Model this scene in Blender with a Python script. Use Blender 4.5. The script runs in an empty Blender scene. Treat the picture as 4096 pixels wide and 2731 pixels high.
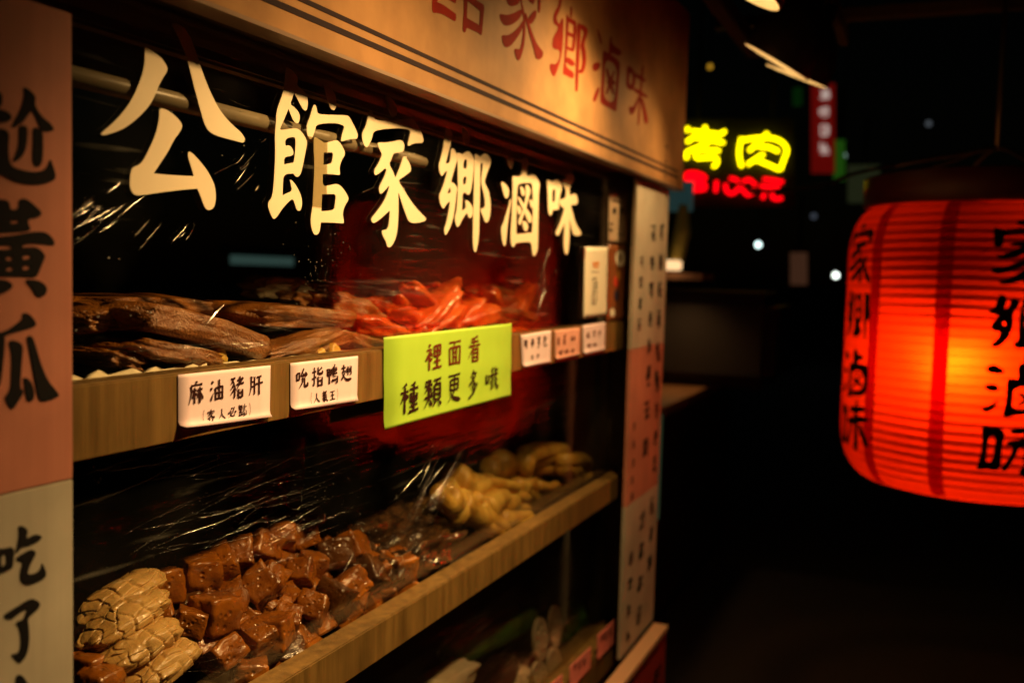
import bpy, math, random
from mathutils import Vector, Matrix, noise
from mathutils.geometry import tessellate_polygon
import numpy as np
random.seed(7)
S = bpy.context.scene
COL = S.collection
# ------------------------------------------------------------------ camera
F = 4096*35/36; CX, CY = 2048, 1365.5          # photo pixels (4096 x 2731)
unit = lambda v: v/np.linalg.norm(v)
Xc = unit(np.array([3709-CX, -(1144-CY), -F]))  # vanishing point along the stall
Zc = -np.array([716-CX, -(55484-CY), -F]); Zc = unit(Zc-Xc*Zc.dot(Xc)); Yc = np.cross(Zc, Xc)
C = np.array([0, -.6, 1.35])
cam = bpy.data.objects.new('camera', bpy.data.cameras.new('camera')); COL.objects.link(cam)
cam.matrix_world = Matrix([[Xc[0], Xc[1], Xc[2], C[0]], [Yc[0], Yc[1], Yc[2], C[1]], [Zc[0], Zc[1], Zc[2], C[2]], [0, 0, 0, 1]])
cam.data.lens = 35; cam.data.sensor_width = 36; cam.data.clip_start = .02; cam.data.clip_end = 800
cam.data.dof.use_dof = True; cam.data.dof.focus_distance = 1.02; cam.data.dof.aperture_fstop = 3.9
S.camera = cam
# ------------------------------------------------------------------ night sky, exposure
W = bpy.data.worlds.new('World'); S.world = W; W.use_nodes = True
wn = W.node_tree.nodes; sky = wn.new('ShaderNodeTexSky'); sky.sky_type = 'NISHITA'; sky.sun_disc = False
sky.sun_elevation = math.radians(2); sky.sun_rotation = math.radians(200)
W.node_tree.links.new(sky.outputs[0], wn['Background'].inputs[0]); wn['Background'].inputs[1].default_value = .0004
S.view_settings.view_transform = 'Standard'; S.view_settings.look = 'None'; S.view_settings.exposure = 0; S.view_settings.gamma = 1
S.cycles.use_denoising = True; S.cycles.max_bounces = 8; S.cycles.transparent_max_bounces = 24; S.cycles.caustics_reflective = False
S.cycles.sample_clamp_indirect = 4
WARM = (1, .6, .22)
LAMP = 24.0; SPOT = 54.0

def ray(x, y):
    w = np.array([x-CX, -(y-CY), -F])/F
    return np.array([w@Xc, w@Yc, w@Zc])
def onY(x, y, Y): r = ray(x, y); return C+r*(Y-C[1])/r[1]
def onZ(x, y, Z): r = ray(x, y); return C+r*(Z-C[2])/r[2]
def at(x, y, d): return C+ray(x, y)*d

# ------------------------------------------------------------------ materials
MATS = {}
def mat(name, c1, c2=None, rough=.5, spec=.5, metal=0, scale=8, stretch=(1, 1, 1), detail=5, ramp=(.35, .7), bump=0, bscale=60, bstretch=(1, 1, 1),
        coat=0, sss=0, emit=None, estr=0, pores=0, pscale=120, trans=0, alpha=1, wear=0):
    if name in MATS: return MATS[name]
    m = bpy.data.materials.new(name); m.use_nodes = True; MATS[name] = m
    nt = m.node_tree; N = nt.nodes; L = nt.links; b = N['Principled BSDF']
    b.inputs['Roughness'].default_value = rough; b.inputs['Metallic'].default_value = metal; b.inputs['Specular IOR Level'].default_value = spec
    b.inputs['Coat Weight'].default_value = coat; b.inputs['Coat Roughness'].default_value = .12; b.inputs['Alpha'].default_value = alpha
    b.inputs['Transmission Weight'].default_value = trans
    if sss: b.inputs['Subsurface Weight'].default_value = sss; b.inputs['Subsurface Radius'].default_value = (.01, .004, .002); b.inputs['Subsurface Scale'].default_value = .6
    tc = N.new('ShaderNodeTexCoord')
    def mp(st):
        k = N.new('ShaderNodeMapping'); k.inputs['Scale'].default_value = st; L.new(tc.outputs['Object'], k.inputs[0]); return k
    if c2 is None: b.inputs['Base Color'].default_value = (*c1, 1)
    else:
        n = N.new('ShaderNodeTexNoise'); n.inputs['Scale'].default_value = scale; n.inputs['Detail'].default_value = detail
        L.new(mp(stretch).outputs[0], n.inputs[0]); r = N.new('ShaderNodeValToRGB'); L.new(n.outputs[0], r.inputs[0])
        r.color_ramp.elements[0].position = ramp[0]; r.color_ramp.elements[1].position = ramp[1]
        r.color_ramp.elements[0].color = (*c1, 1); r.color_ramp.elements[1].color = (*c2, 1); L.new(r.outputs[0], b.inputs['Base Color'])
    if wear:
        n9 = N.new('ShaderNodeTexNoise'); n9.inputs['Scale'].default_value = wear; n9.inputs['Detail'].default_value = 6; L.new(tc.outputs['Object'], n9.inputs[0])
        r9 = N.new('ShaderNodeMapRange'); r9.inputs[1].default_value = .35; r9.inputs[2].default_value = .65; r9.inputs[3].default_value = .72; r9.inputs[4].default_value = 1.08; L.new(n9.outputs[0], r9.inputs[0])
        x9 = N.new('ShaderNodeMix'); x9.data_type = 'RGBA'; x9.blend_type = 'MULTIPLY'; x9.inputs[0].default_value = 1
        src9 = b.inputs['Base Color'].links[0].from_socket; L.new(src9, x9.inputs[6]); L.new(r9.outputs[0], x9.inputs[7]); L.new(x9.outputs[2], b.inputs['Base Color'])
    if bump or pores:
        n = N.new('ShaderNodeTexNoise'); n.inputs['Scale'].default_value = bscale; n.inputs['Detail'].default_value = 4; L.new(mp(bstretch).outputs[0], n.inputs[0])
        h = n.outputs[0]
        if pores:
            v = N.new('ShaderNodeTexVoronoi'); v.inputs['Scale'].default_value = pscale; L.new(tc.outputs['Object'], v.inputs[0])
            q = N.new('ShaderNodeMapRange'); q.inputs[1].default_value = .0; q.inputs[2].default_value = .35; L.new(v.outputs[0], q.inputs[0])
            a = N.new('ShaderNodeMath'); a.operation = 'MULTIPLY_ADD'; a.inputs[1].default_value = pores; L.new(q.outputs[0], a.inputs[0]); L.new(h, a.inputs[2]); h = a.outputs[0]
        bp = N.new('ShaderNodeBump'); bp.inputs['Strength'].default_value = bump or .3; bp.inputs['Distance'].default_value = .004
        L.new(h, bp.inputs['Height']); L.new(bp.outputs[0], b.inputs['Normal'])
        if coat: L.new(bp.outputs[0], b.inputs['Coat Normal'])
    if emit: b.inputs['Emission Color'].default_value = (*emit, 1); b.inputs['Emission Strength'].default_value = estr
    return m
wood = mat('wood_laminate', (.12, .068, .017), (.26, .152, .042), rough=.42, scale=9, stretch=(9, 9, .7), detail=8, ramp=(.3, .75), bump=.12, bscale=40, bstretch=(10, 10, .6), wear=7)
darkwood = mat('dark_board', (.03, .02, .012), (.06, .035, .018), rough=.6, scale=12, stretch=(1, 6, 6))
metal = mat('brushed_metal', (.55, .5, .42), (.42, .38, .32), rough=.32, metal=.85, scale=30, stretch=(.3, 8, 8))
cream_paint = mat('cream_rail', (.3, .25, .16), (.2, .16, .1), rough=.35, scale=14)
vinyl = mat('cream_vinyl', (.8, .68, .48), (.76, .64, .45), rough=.55, scale=18)
fasc = mat('fascia_board', (.36, .19, .075), (.31, .16, .065), rough=.7, spec=.2, scale=25, bump=.03, bscale=300, wear=9)
red_ink = mat('red_lettering', (.2, .013, .006), (.15, .011, .006), rough=.85, spec=.08, scale=30)
grey_ink = mat('grey_stripe', (.03, .02, .022), rough=.85, spec=.08)
ban_pink = mat('banner_salmon', (.68, .27, .19), (.62, .24, .17), rough=.45, scale=5, stretch=(20, 20, .5), bump=.06, bscale=22, bstretch=(9, 9, .3), wear=6)
ban_white = mat('banner_white', (.62, .57, .47), (.56, .51, .42), rough=.45, scale=5, stretch=(20, 20, .5), bump=.06, bscale=22, bstretch=(9, 9, .3), wear=6)
black_ink = mat('black_ink', (.008, .007, .008), rough=.75, spec=.15)
maroon_ink = mat('maroon_ink', (.03, .006, .005), rough=.75, spec=.15)
rust_ink = mat('brown_red_ink', (.14, .018, .006), rough=.75, spec=.15)
card_pink = mat('pink_card', (.92, .72, .8), (.9, .69, .77), rough=.6, scale=30)
card_red = mat('rose_card', (.75, .22, .2), rough=.6)
card_green = mat('lime_card', (.43, .7, .06), (.4, .66, .05), rough=.6, scale=20)
card_cream = mat('cream_card', (.85, .8, .66), rough=.5)
black = mat('black_metal', (.012, .011, .01), rough=.45)
shade_out = mat('lamp_shade_metal', (.03, .025, .02), rough=.4, metal=.3)
shade_in = mat('lamp_shade_white', (.8, .76, .66), rough=.5)
asphalt = mat('asphalt', (.035, .033, .032), (.06, .056, .052), rough=.75, scale=60, bump=.4, bscale=300)
liver = mat('braised_liver', (.12, .036, .004), (.36, .135, .016), rough=.34, scale=30, detail=9, ramp=(.28, .72), bump=.7, bscale=330, pores=.3, pscale=330, coat=.8, sss=.05)
tofu = mat('braised_tofu', (.16, .042, .003), (.43, .145, .011), rough=.33, scale=36, detail=8, ramp=(.3, .72), bump=.6, bscale=90, pores=.9, pscale=120, coat=.55, sss=.05)
tofu_dark = mat('dark_braised_tofu', (.04, .013, .003), (.15, .055, .01), rough=.32, scale=30, detail=8, bump=.6, bscale=110, pores=.5, pscale=140, coat=.5)
squid = mat('cream_squid', (.5, .3, .09), (.72, .48, .18), rough=.38, scale=20, bump=.35, bscale=120, coat=.3, sss=.2)
chili = mat('chili_meat_reflection_red', (.42, .045, .005), (.75, .17, .022), rough=.3, scale=24, detail=7, bump=.5, bscale=80, coat=.25, sss=.2)  # red also carries the lantern's reflection in the glass, put into the meat
golden = mat('golden_skin', (.48, .25, .028), (.86, .6, .13), rough=.4, scale=28, detail=7, bump=.5, bscale=110, pores=.3, pscale=200, coat=.25, sss=.15)
red_plastic = mat('red_plastic', (.5, .02, .012), rough=.25, coat=.3)
paper_cream = mat('doily_paper', (.8, .72, .5), rough=.7)
steel = mat('steel_tray', (.4, .37, .33), rough=.35, metal=1)
green_veg = mat('green_vegetable', (.03, .13, .012), (.13, .36, .04), rough=.35, scale=20, bump=.3, coat=.3)
lotus = mat('lotus_root', (.66, .55, .38), (.82, .72, .54), rough=.5, scale=40)
mush = mat('pale_mushroom', (.66, .54, .34), (.82, .72, .52), rough=.55, scale=25, bump=.2)
mush_dark = mat('dark_mushroom', (.03, .012, .01), (.07, .03, .02), rough=.4, scale=20, bump=.3)
film_wet = mat('wrapped_dark_food', (.02, .012, .008), (.14, .07, .03), rough=.14, scale=45, detail=9, bump=1, bscale=55, coat=1)
yellow_food = mat('yellow_omelette', (.6, .38, .09), (.5, .3, .06), rough=.5, scale=20, bump=.3)

def emis(name, c, s):
    m = bpy.data.materials.new(name); m.use_nodes = True; nt = m.node_tree; nt.nodes.remove(nt.nodes['Principled BSDF'])
    e = nt.nodes.new('ShaderNodeEmission'); e.inputs[0].default_value = (*c, 1); e.inputs[1].default_value = s
    nt.links.new(e.outputs[0], nt.nodes['Material Output'].inputs[0]); return m
def glassmat(name, tint, base, gloss_boost, bump):
    m = bpy.data.materials.new(name); m.use_nodes = True; nt = m.node_tree; N = nt.nodes; L = nt.links; N.remove(N['Principled BSDF'])
    tr = N.new('ShaderNodeBsdfTransparent'); tr.inputs[0].default_value = (*tint, 1)
    gl = N.new('ShaderNodeBsdfGlossy'); gl.inputs['Roughness'].default_value = .06
    tc = N.new('ShaderNodeTexCoord')
    mp = N.new('ShaderNodeMapping'); mp.inputs['Rotation'].default_value = (0, math.radians(-24), 0); mp.inputs['Scale'].default_value = (5, 1, 90); L.new(tc.outputs['Object'], mp.inputs[0])
    n = N.new('ShaderNodeTexNoise'); n.inputs['Scale'].default_value = 1.3; n.inputs['Detail'].default_value = 6; n.inputs['Distortion'].default_value = .6; L.new(mp.outputs[0], n.inputs[0])
    k = N.new('ShaderNodeTexNoise'); k.inputs['Scale'].default_value = 7; k.inputs['Detail'].default_value = 3; L.new(tc.outputs['Object'], k.inputs[0])
    kr = N.new('ShaderNodeMapRange'); kr.inputs[1].default_value = .45; kr.inputs[2].default_value = .7; L.new(k.outputs[0], kr.inputs[0])
    bp = N.new('ShaderNodeBump'); bp.inputs['Distance'].default_value = .002; L.new(n.outputs[0], bp.inputs['Height'])
    bs = N.new('ShaderNodeMath'); bs.operation = 'MULTIPLY'; bs.inputs[1].default_value = bump; L.new(kr.outputs[0], bs.inputs[0]); L.new(bs.outputs[0], bp.inputs['Strength'])
    L.new(bp.outputs[0], gl.inputs['Normal'])
    sr = N.new('ShaderNodeMapRange'); sr.inputs[1].default_value = .63; sr.inputs[2].default_value = .75; L.new(n.outputs[0], sr.inputs[0])
    lw = N.new('ShaderNodeLayerWeight'); lw.inputs[0].default_value = .5
    pw = N.new('ShaderNodeMath'); pw.operation = 'POWER'; pw.inputs[1].default_value = 4.4; L.new(lw.outputs['Facing'], pw.inputs[0])
    f = N.new('ShaderNodeMath'); f.operation = 'MULTIPLY_ADD'; f.inputs[1].default_value = .95; f.inputs[2].default_value = .045; L.new(pw.outputs[0], f.inputs[0])
    a = N.new('ShaderNodeMath'); a.operation = 'MULTIPLY'; L.new(sr.outputs[0], a.inputs[0]); L.new(kr.outputs[0], a.inputs[1])
    b = N.new('ShaderNodeMath'); b.operation = 'MULTIPLY_ADD'; b.inputs[1].default_value = gloss_boost; L.new(a.outputs[0], b.inputs[0])
    c = N.new('ShaderNodeMath'); c.operation = 'MULTIPLY'; c.inputs[1].default_value = base; L.new(f.outputs[0], c.inputs[0]); L.new(c.outputs[0], b.inputs[2])
    mx = N.new('ShaderNodeMixShader'); L.new(b.outputs[0], mx.inputs[0]); L.new(tr.outputs[0], mx.inputs[1]); L.new(gl.outputs[0], mx.inputs[2])
    df = N.new('ShaderNodeBsdfDiffuse'); df.inputs[0].default_value = (.8, .76, .66, 1); d2 = N.new('ShaderNodeMath'); d2.operation = 'MULTIPLY'; d2.inputs[1].default_value = .004; L.new(kr.outputs[0], d2.inputs[0])
    d3 = N.new('ShaderNodeMath'); d3.operation = 'MULTIPLY_ADD'; d3.inputs[1].default_value = .07; L.new(a.outputs[0], d3.inputs[0]); L.new(d2.outputs[0], d3.inputs[2])
    m2 = N.new('ShaderNodeMixShader'); L.new(d3.outputs[0], m2.inputs[0]); L.new(mx.outputs[0], m2.inputs[1]); L.new(df.outputs[0], m2.inputs[2])
    L.new(m2.outputs[0], N['Material Output'].inputs[0]); return m
glass = glassmat('cling_film_glass', (.97, .96, .94), 1.25, .22, .5)
crease = glassmat('film_crease', (.9, .88, .82), .0, .0, 0)
def crease_mat():
    m = bpy.data.materials.new('crease_highlight'); m.use_nodes = True; nt = m.node_tree; N = nt.nodes; L = nt.links; N.remove(N['Principled BSDF'])
    tr = N.new('ShaderNodeBsdfTransparent'); gl = N.new('ShaderNodeBsdfGlossy'); gl.inputs['Roughness'].default_value = .16; gl.inputs[0].default_value = (.95, .93, .9, 1)
    mx = N.new('ShaderNodeMixShader'); mx.inputs[0].default_value = .3; L.new(tr.outputs[0], mx.inputs[1]); L.new(gl.outputs[0], mx.inputs[2]); L.new(mx.outputs[0], N['Material Output'].inputs[0]); return m
crease = crease_mat()
def papermat():
    m = bpy.data.materials.new('lantern_paper'); m.use_nodes = True; nt = m.node_tree; N = nt.nodes; L = nt.links; N.remove(N['Principled BSDF'])
    t = N.new('ShaderNodeBsdfTranslucent'); d = N.new('ShaderNodeBsdfDiffuse'); d.inputs[0].default_value = (.42, .012, .006, 1)
    tc = N.new('ShaderNodeTexCoord'); n = N.new('ShaderNodeTexNoise'); n.inputs['Scale'].default_value = 14; n.inputs['Detail'].default_value = 6; L.new(tc.outputs['Object'], n.inputs[0])
    r = N.new('ShaderNodeValToRGB'); L.new(n.outputs[0], r.inputs[0]); r.color_ramp.elements[0].position = .3; r.color_ramp.elements[1].position = .7
    r.color_ramp.elements[0].color = (.82, .034, .003, 1); r.color_ramp.elements[1].color = (.9, .045, .004, 1); L.new(r.outputs[0], t.inputs[0])
    mx = N.new('ShaderNodeMixShader'); mx.inputs[0].default_value = .75; L.new(d.outputs[0], mx.inputs[1]); L.new(t.outputs[0], mx.inputs[2]); L.new(mx.outputs[0], N['Material Output'].inputs[0]); return m
paper = papermat()

# ------------------------------------------------------------------ object helpers
def thing(name, label, cat, loc=(0, 0, 0), group=None):
    o = bpy.data.objects.new(name, None); COL.objects.link(o); o.location = loc; o.empty_display_size = .05
    return tag(o, label, cat, group)
def tag(o, label, cat, group=None):
    o['label'] = label; o['category'] = cat
    if group: o['group'] = group
    return o
def obj(name, V, Fc, m, parent=None, smooth=False, label=None, m2=None, m2from=None):
    org = np.array(parent.matrix_world.translation if False else (world_loc(parent) if parent else (0, 0, 0)))
    me = bpy.data.meshes.new(name); me.from_pydata([tuple(np.array(v)-org) for v in V], [], Fc)
    me.materials.append(m)
    if m2: me.materials.append(m2)
    if smooth: me.polygons.foreach_set('use_smooth', [True]*len(me.polygons))
    if m2from is not None:
        for p in me.polygons[m2from:]: p.material_index = 1
    me.update(); o = bpy.data.objects.new(name, me); COL.objects.link(o); o.parent = parent
    if label: o['label'] = label
    return o
def world_loc(o):
    v = np.zeros(3)
    while o: v = v+np.array(o.location); o = o.parent
    return v
def boxdata(a, b, bev=0):
    (x0, y0, z0), (x1, y1, z1) = a, b
    if not bev:
        V = [(x, y, z) for z in (z0, z1) for y in (y0, y1) for x in (x0, x1)]
        return V, [(0, 2, 3, 1), (4, 5, 7, 6), (0, 1, 5, 4), (2, 6, 7, 3), (0, 4, 6, 2), (1, 3, 7, 5)]
    import bmesh
    bm = bmesh.new(); vs = [bm.verts.new((x, y, z)) for z in (z0, z1) for y in (y0, y1) for x in (x0, x1)]
    for f in [(0, 2, 3, 1), (4, 5, 7, 6), (0, 1, 5, 4), (2, 6, 7, 3), (0, 4, 6, 2), (1, 3, 7, 5)]: bm.faces.new([vs[i] for i in f])
    bmesh.ops.bevel(bm, geom=bm.edges[:], offset=bev, segments=2, affect='EDGES')
    bm.verts.index_update(); V = [tuple(v.co) for v in bm.verts]; Fs = [tuple(v.index for v in f.verts) for f in bm.faces]; bm.free(); return V, Fs
def box(name, a, b, m, parent=None, bev=0, label=None): return obj(name, *boxdata(a, b, bev), m, parent, label=label)
def tubedata(P, R, n=8, cap=True):
    P = [Vector(p) for p in P]; R = R if hasattr(R, '__len__') else [R]*len(P); V = []; Fs = []; ref = None
    for i, p in enumerate(P):
        t = (P[min(i+1, len(P)-1)]-P[max(i-1, 0)]).normalized()
        if ref is None: ref = t.orthogonal().normalized()
        ref = (ref-t*ref.dot(t)).normalized(); b = t.cross(ref)
        for k in range(n):
            a = 2*math.pi*k/n; V.append(tuple(p+(ref*math.cos(a)+b*math.sin(a))*R[i]))
    for i in range(len(P)-1):
        for k in range(n): a = i*n+k; c = i*n+(k+1) % n; Fs.append((a, c, c+n, a+n))
    if cap: Fs.append(tuple(range(n-1, -1, -1))); Fs.append(tuple(range((len(P)-1)*n, len(P)*n)))
    return V, Fs
def spline(P, k=6):
    P = [np.array(p, float) for p in P]; out = []
    for i in range(len(P)-1):
        a, b, c, d = P[max(i-1, 0)], P[i], P[i+1], P[min(i+2, len(P)-1)]
        for t in np.linspace(0, 1, k, endpoint=False):
            out.append(.5*((2*b)+(-a+c)*t+(2*a-5*b+4*c-d)*t*t+(-a+3*b-3*c+d)*t**3))
    out.append(P[-1]); return out
def lathe(prof, n=32, loc=(0, 0, 0), axis=None, closed=False):
    V = []; Fs = []; q = Vector((0, 0, 1)).rotation_difference(Vector(axis)) if axis is not None else None
    for r, z in prof:
        for k in range(n):
            a = 2*math.pi*k/n; v = Vector((r*math.cos(a), r*math.sin(a), z))
            if q: v = q @ v
            V.append((v.x+loc[0], v.y+loc[1], v.z+loc[2]))
    for i in range(len(prof)-1):
        for k in range(n): a = i*n+k; c = i*n+(k+1) % n; Fs.append((a, c, c+n, a+n))
    return V, Fs
def chaikin(P, it=2):
    for _ in range(it):
        Q = []
        for i in range(len(P)):
            a, b = P[i], P[(i+1) % len(P)]
            Q += [(a[0]*.75+b[0]*.25, a[1]*.75+b[1]*.25), (a[0]*.25+b[0]*.75, a[1]*.25+b[1]*.75)]
        P = Q
    return P
def shapes_mesh(shapes, fn, depth, smooth_it=2):
    """shapes: list of [outer, hole, ...] 2D loops; fn(x, y, lift) -> 3D point. Thin solid cut-outs."""
    V = []; Fs = []
    for si, loops in enumerate(shapes):
        loops = [chaikin(l, smooth_it) if smooth_it else l for l in loops]; lift = depth+si*.00008
        flat = [p for l in loops for p in l]; base = len(V)
        tri = tessellate_polygon([[Vector((p[0], p[1], 0)) for p in l] for l in loops])
        V += [tuple(fn(p[0], p[1], lift)) for p in flat]; n = len(flat); V += [tuple(fn(p[0], p[1], 0)) for p in flat]
        for t in tri:
            a, b, c = [Vector((*flat[i], 0)) for i in t]
            t = t if (b-a).cross(c-a).z > 0 else (t[0], t[2], t[1])
            Fs.append(tuple(base+i for i in t))
        o = 0
        for l in loops:
            for i in range(len(l)): a = base+o+i; b = base+o+(i+1) % len(l); Fs.append((a, b, b+n, a+n))
            o += len(l)
    return V, Fs
def zoomfn(x0, y0, s, Y):       # zoomed photo pixel -> point on the plane y = Y, lifted towards the street
    def fn(x, y, lift): p = onY(x0+x/s, y0+y/s, Y); p[1] -= lift; return p
    return fn
def P(s): return [tuple(map(float, t.split(','))) for t in s.split()]
# ------------------------------------------------------------------ brush-written characters on a 100 x 100 grid
KAI = {
'麻': 'd48,2 54,12;h18,20 88,16;p20,20 20,55 5,98;h26,42 52,40;s40,28 40,95;p39,45 24,75;n42,48 52,62;h56,40 88,37;s71,26 71,95;p70,43 54,75;n73,45 90,80',
'油': 'd14,10 22,20;d6,38 15,47;p8,92 24,60;s38,38 40,92;g38,40 86,36 84,92;h42,62 84,60;h40,86 84,84;s62,4 62,86',
'豬': 'h6,14 36,10;p24,14 6,38;g22,24 34,50 32,90 24,92;p28,38 4,60;p32,54 4,82;h50,20 82,17;s66,4 66,36;h44,38 94,34;p88,10 40,64;s56,58 56,96;g56,58 84,56 84,96;h56,75 84,74;h56,94 84,92',
'肝': 'p16,8 16,60 4,96;g16,10 40,8 40,90 32,88;h18,34 40,33;h18,56 40,55;h54,16 88,12;h48,46 98,42;s72,14 72,98',
'客': 'd48,2 53,10;d14,18 12,30;g16,20 86,17 80,28;p42,24 18,52;g38,34 64,32 50,50 12,72;n34,38 60,58 92,66;s30,68 32,98;g30,68 68,66 66,98;h32,94 66,92',
'人': 'p48,4 44,50 6,96;n48,40 66,72 96,94',
'必': 'd40,8 50,22;p74,6 50,60 6,96;g30,30 34,80 60,88 74,82 74,68;d14,44 10,62;d80,40 92,58',
'點': 's8,6 10,44;g8,8 42,6 42,42;d18,16 20,26;d33,15 30,25;h10,42 42,40;s26,8 26,68;h10,54 44,52;h4,68 48,65;d8,80 4,94;d18,80 20,92;d30,78 34,90;d42,76 48,88;s70,4 70,52;h70,28 94,25;s58,54 60,94;g58,54 90,51 88,94;h60,90 88,88',
'吮': 's6,26 8,62;g6,27 28,25 27,58;h8,57 27,56;g62,4 42,38 76,34;d72,22 86,42;p52,46 50,70 24,98;g68,46 68,86 78,90 92,88 92,72',
'指': 'h6,28 38,24;g24,4 24,90 12,84;h4,60 40,50;h56,26 88,8;g54,4 54,34 70,38 92,36 92,24;s54,50 56,98;g54,52 90,49 88,98;h56,72 88,70;h56,93 88,91',
'鴨': 's6,20 8,58;g6,22 40,18 39,54;h8,38 40,36;h8,55 40,53;s24,20 24,98;p70,2 64,12;s56,12 56,60;g56,14 84,11 84,36;h56,25 84,24;h56,36 84,35;h56,48 90,46;g56,60 94,57 92,92 80,92;d54,74 48,88;d64,74 64,84;d73,73 76,83;d82,70 86,80',
'翅': 'h4,24 42,20;s24,4 24,42;g8,44 38,40 24,66 2,86;n10,50 36,76 60,88 98,84;g48,14 64,12 63,58 56,56;d50,26 56,32;d48,44 58,38;g74,12 92,10 91,58 82,56;d76,24 82,30;d74,42 86,36',
'氣': 'p32,4 10,30;h26,14 78,10;h24,26 70,23;g10,40 70,36 74,80 90,92 94,78;d22,48 28,56;d56,46 48,56;h14,64 62,61;s38,46 38,98;p36,66 12,92;n42,68 62,86',
'王': 'h16,14 84,10;h22,48 78,45;h6,90 94,86;s50,14 50,88',
'裡': 'd20,4 28,12;g8,26 36,22 4,62;s24,44 24,98;d32,44 40,38;d30,54 38,64;s52,10 54,50;g52,12 90,8 88,48;h54,30 88,28;h54,48 88,46;s71,10 71,90;h52,68 90,65;h44,92 98,88',
'面': 'h10,10 90,6;p50,10 40,26;s14,28 17,96;g14,30 86,26 84,96;s38,30 39,88;s60,28 60,86;h40,48 60,47;h40,66 60,65;h17,90 84,88',
'看': 'h26,14 74,2;h24,24 80,20;h10,38 92,34;p50,12 42,40 4,84;s38,50 38,98;g38,50 76,48 76,98;h38,64 76,63;h38,79 76,78;h38,94 76,92',
'種': 'p36,4 12,16;h4,32 44,28;s26,14 26,98;p25,34 4,66;d30,38 42,52;p82,4 56,12;h50,24 96,20;s56,34 57,64;g56,36 90,33 88,62;h57,48 88,47;h57,62 88,61;s72,10 72,92;h54,76 92,73;h46,94 98,90',
'類': 'd10,8 16,18;d40,6 32,18;h4,26 48,23;s26,4 26,48;p24,28 4,48;n28,30 44,44;h4,64 48,60;p26,46 24,70 4,96;n28,66 46,92;d38,48 44,56;h54,10 96,6;p74,10 66,22;s58,24 58,76;g58,24 92,22 92,74;h58,40 92,39;h58,56 92,55;h58,74 92,72;p66,78 52,96;n82,77 98,94',
'更': 'h8,10 92,6;s22,22 24,60;g22,24 80,21 78,58;h24,40 78,38;h24,58 78,56;p50,8 48,64 6,98;n20,64 46,84 98,96',
'多': 'p50,2 18,30;g44,14 72,12 46,38 10,54;d34,24 44,32;p60,42 26,68;g54,54 84,51 50,82 6,100;d42,62 52,72',
'哦': 's4,32 6,68;g4,33 26,31 25,64;h6,63 25,62;p58,8 38,20;h34,38 96,33;g52,16 52,90 42,84;h36,66 60,54;g72,4 76,50 86,84 96,92 98,78;p90,52 64,84;d82,12 90,22',
'(': 'c60,0 40,30 40,70 60,100', ')': 'c40,0 60,30 60,70 40,100',
}
def stroke_outline(kind, pts, w):
    P_ = spline(pts, 7) if len(pts) > 2 and kind != 'g' else None
    if P_ is None:
        P_ = []
        for i in range(len(pts)-1):
            a, b = np.array(pts[i], float), np.array(pts[i+1], float)
            for t in np.linspace(0, 1, 6, endpoint=False): P_.append(a+(b-a)*t)
        P_.append(np.array(pts[-1], float))
    n = len(P_); L_ = []; R_ = []
    for i, p in enumerate(P_):
        t = i/(n-1); d = P_[min(i+1, n-1)]-P_[max(i-1, 0)]; d = d/(np.linalg.norm(d)+1e-9); nn = np.array([-d[1], d[0]])
        k = {'h': .62+.25*abs(2*t-1)**2+.25*(t > .85), 's': 1.05-.12*math.sin(t*3.14), 'p': 1.1-.85*t, 'n': .35+1.05*min(t/.8, 1)-.9*max(0, t-.8)/.2,
             'd': .5+1.0*math.sin(min(t*2.2, 2.6)), 'g': .75+.35*t-.25*(t > .92), 'c': .5}[kind]
        L_.append(p+nn*w*.5*k); R_.append(p-nn*w*.5*k)
    return [tuple(p) for p in L_]+[tuple(p) for p in R_[::-1]]
def kai_mesh(ch, X0, X1, Zb, Zt, Yp, w=10, strokes=None, lift=.0003):
    V = []; Fs = []
    for si, s in enumerate((strokes or KAI[ch]).split(';')):
        o = stroke_outline(s[0], P(s[1:]), w); o = chaikin(o, 1)
        yy = Yp-lift-si*.00005; base = len(V)
        V += [(X0+(X1-X0)*x/100, yy, Zt-(Zt-Zb)*y/100) for x, y in o]
        for t in tessellate_polygon([[Vector((*p, 0)) for p in o]]):
            a, b, c = [Vector(o[i]).to_3d() for i in t]
            Fs.append(tuple(base+i for i in (t if (b-a).cross(c-a).z > 0 else t[::-1])))
    return V, Fs
def kai(ch, tr, q, Yp, parent, m, w=10, strokes=None):
    """q: (left, right, top, bottom) in a zoomed view tr = (x0, y0, scale), measured through the character's centre"""
    l, r, t, b = q; x0, y0, s = tr; cy = (t+b)/2; cx = (l+r)/2
    X0 = onY(x0+l/s, y0+cy/s, Yp)[0]; X1 = onY(x0+r/s, y0+cy/s, Yp)[0]; Zt = onY(x0+cx/s, y0+t/s, Yp)[2]; Zb = onY(x0+cx/s, y0+b/s, Yp)[2]
    return obj('character', *kai_mesh(ch, X0, X1, Zb, Zt, Yp, w, strokes), m, parent)
def scribble(rs, n=7):
    out = []
    for _ in range(n):
        if rs.random() < .55: y = rs.uniform(8, 92); a = rs.uniform(4, 40); out.append('h%.0f,%.0f %.0f,%.0f' % (a, y, rs.uniform(60, 96), y-4))
        else: x = rs.uniform(15, 85); a = rs.uniform(4, 30); out.append('s%.0f,%.0f %.0f,%.0f' % (x, a, x+rs.uniform(-8, 8), rs.uniform(60, 96)))
    return ';'.join(out)
# ================================================================== ground
g = obj('street', [(-60, -60, 0), (300, -60, 0), (300, 60, 0), (-60, 60, 0)], [(0, 1, 2, 3)], asphalt); g['kind'] = 'structure'

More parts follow.
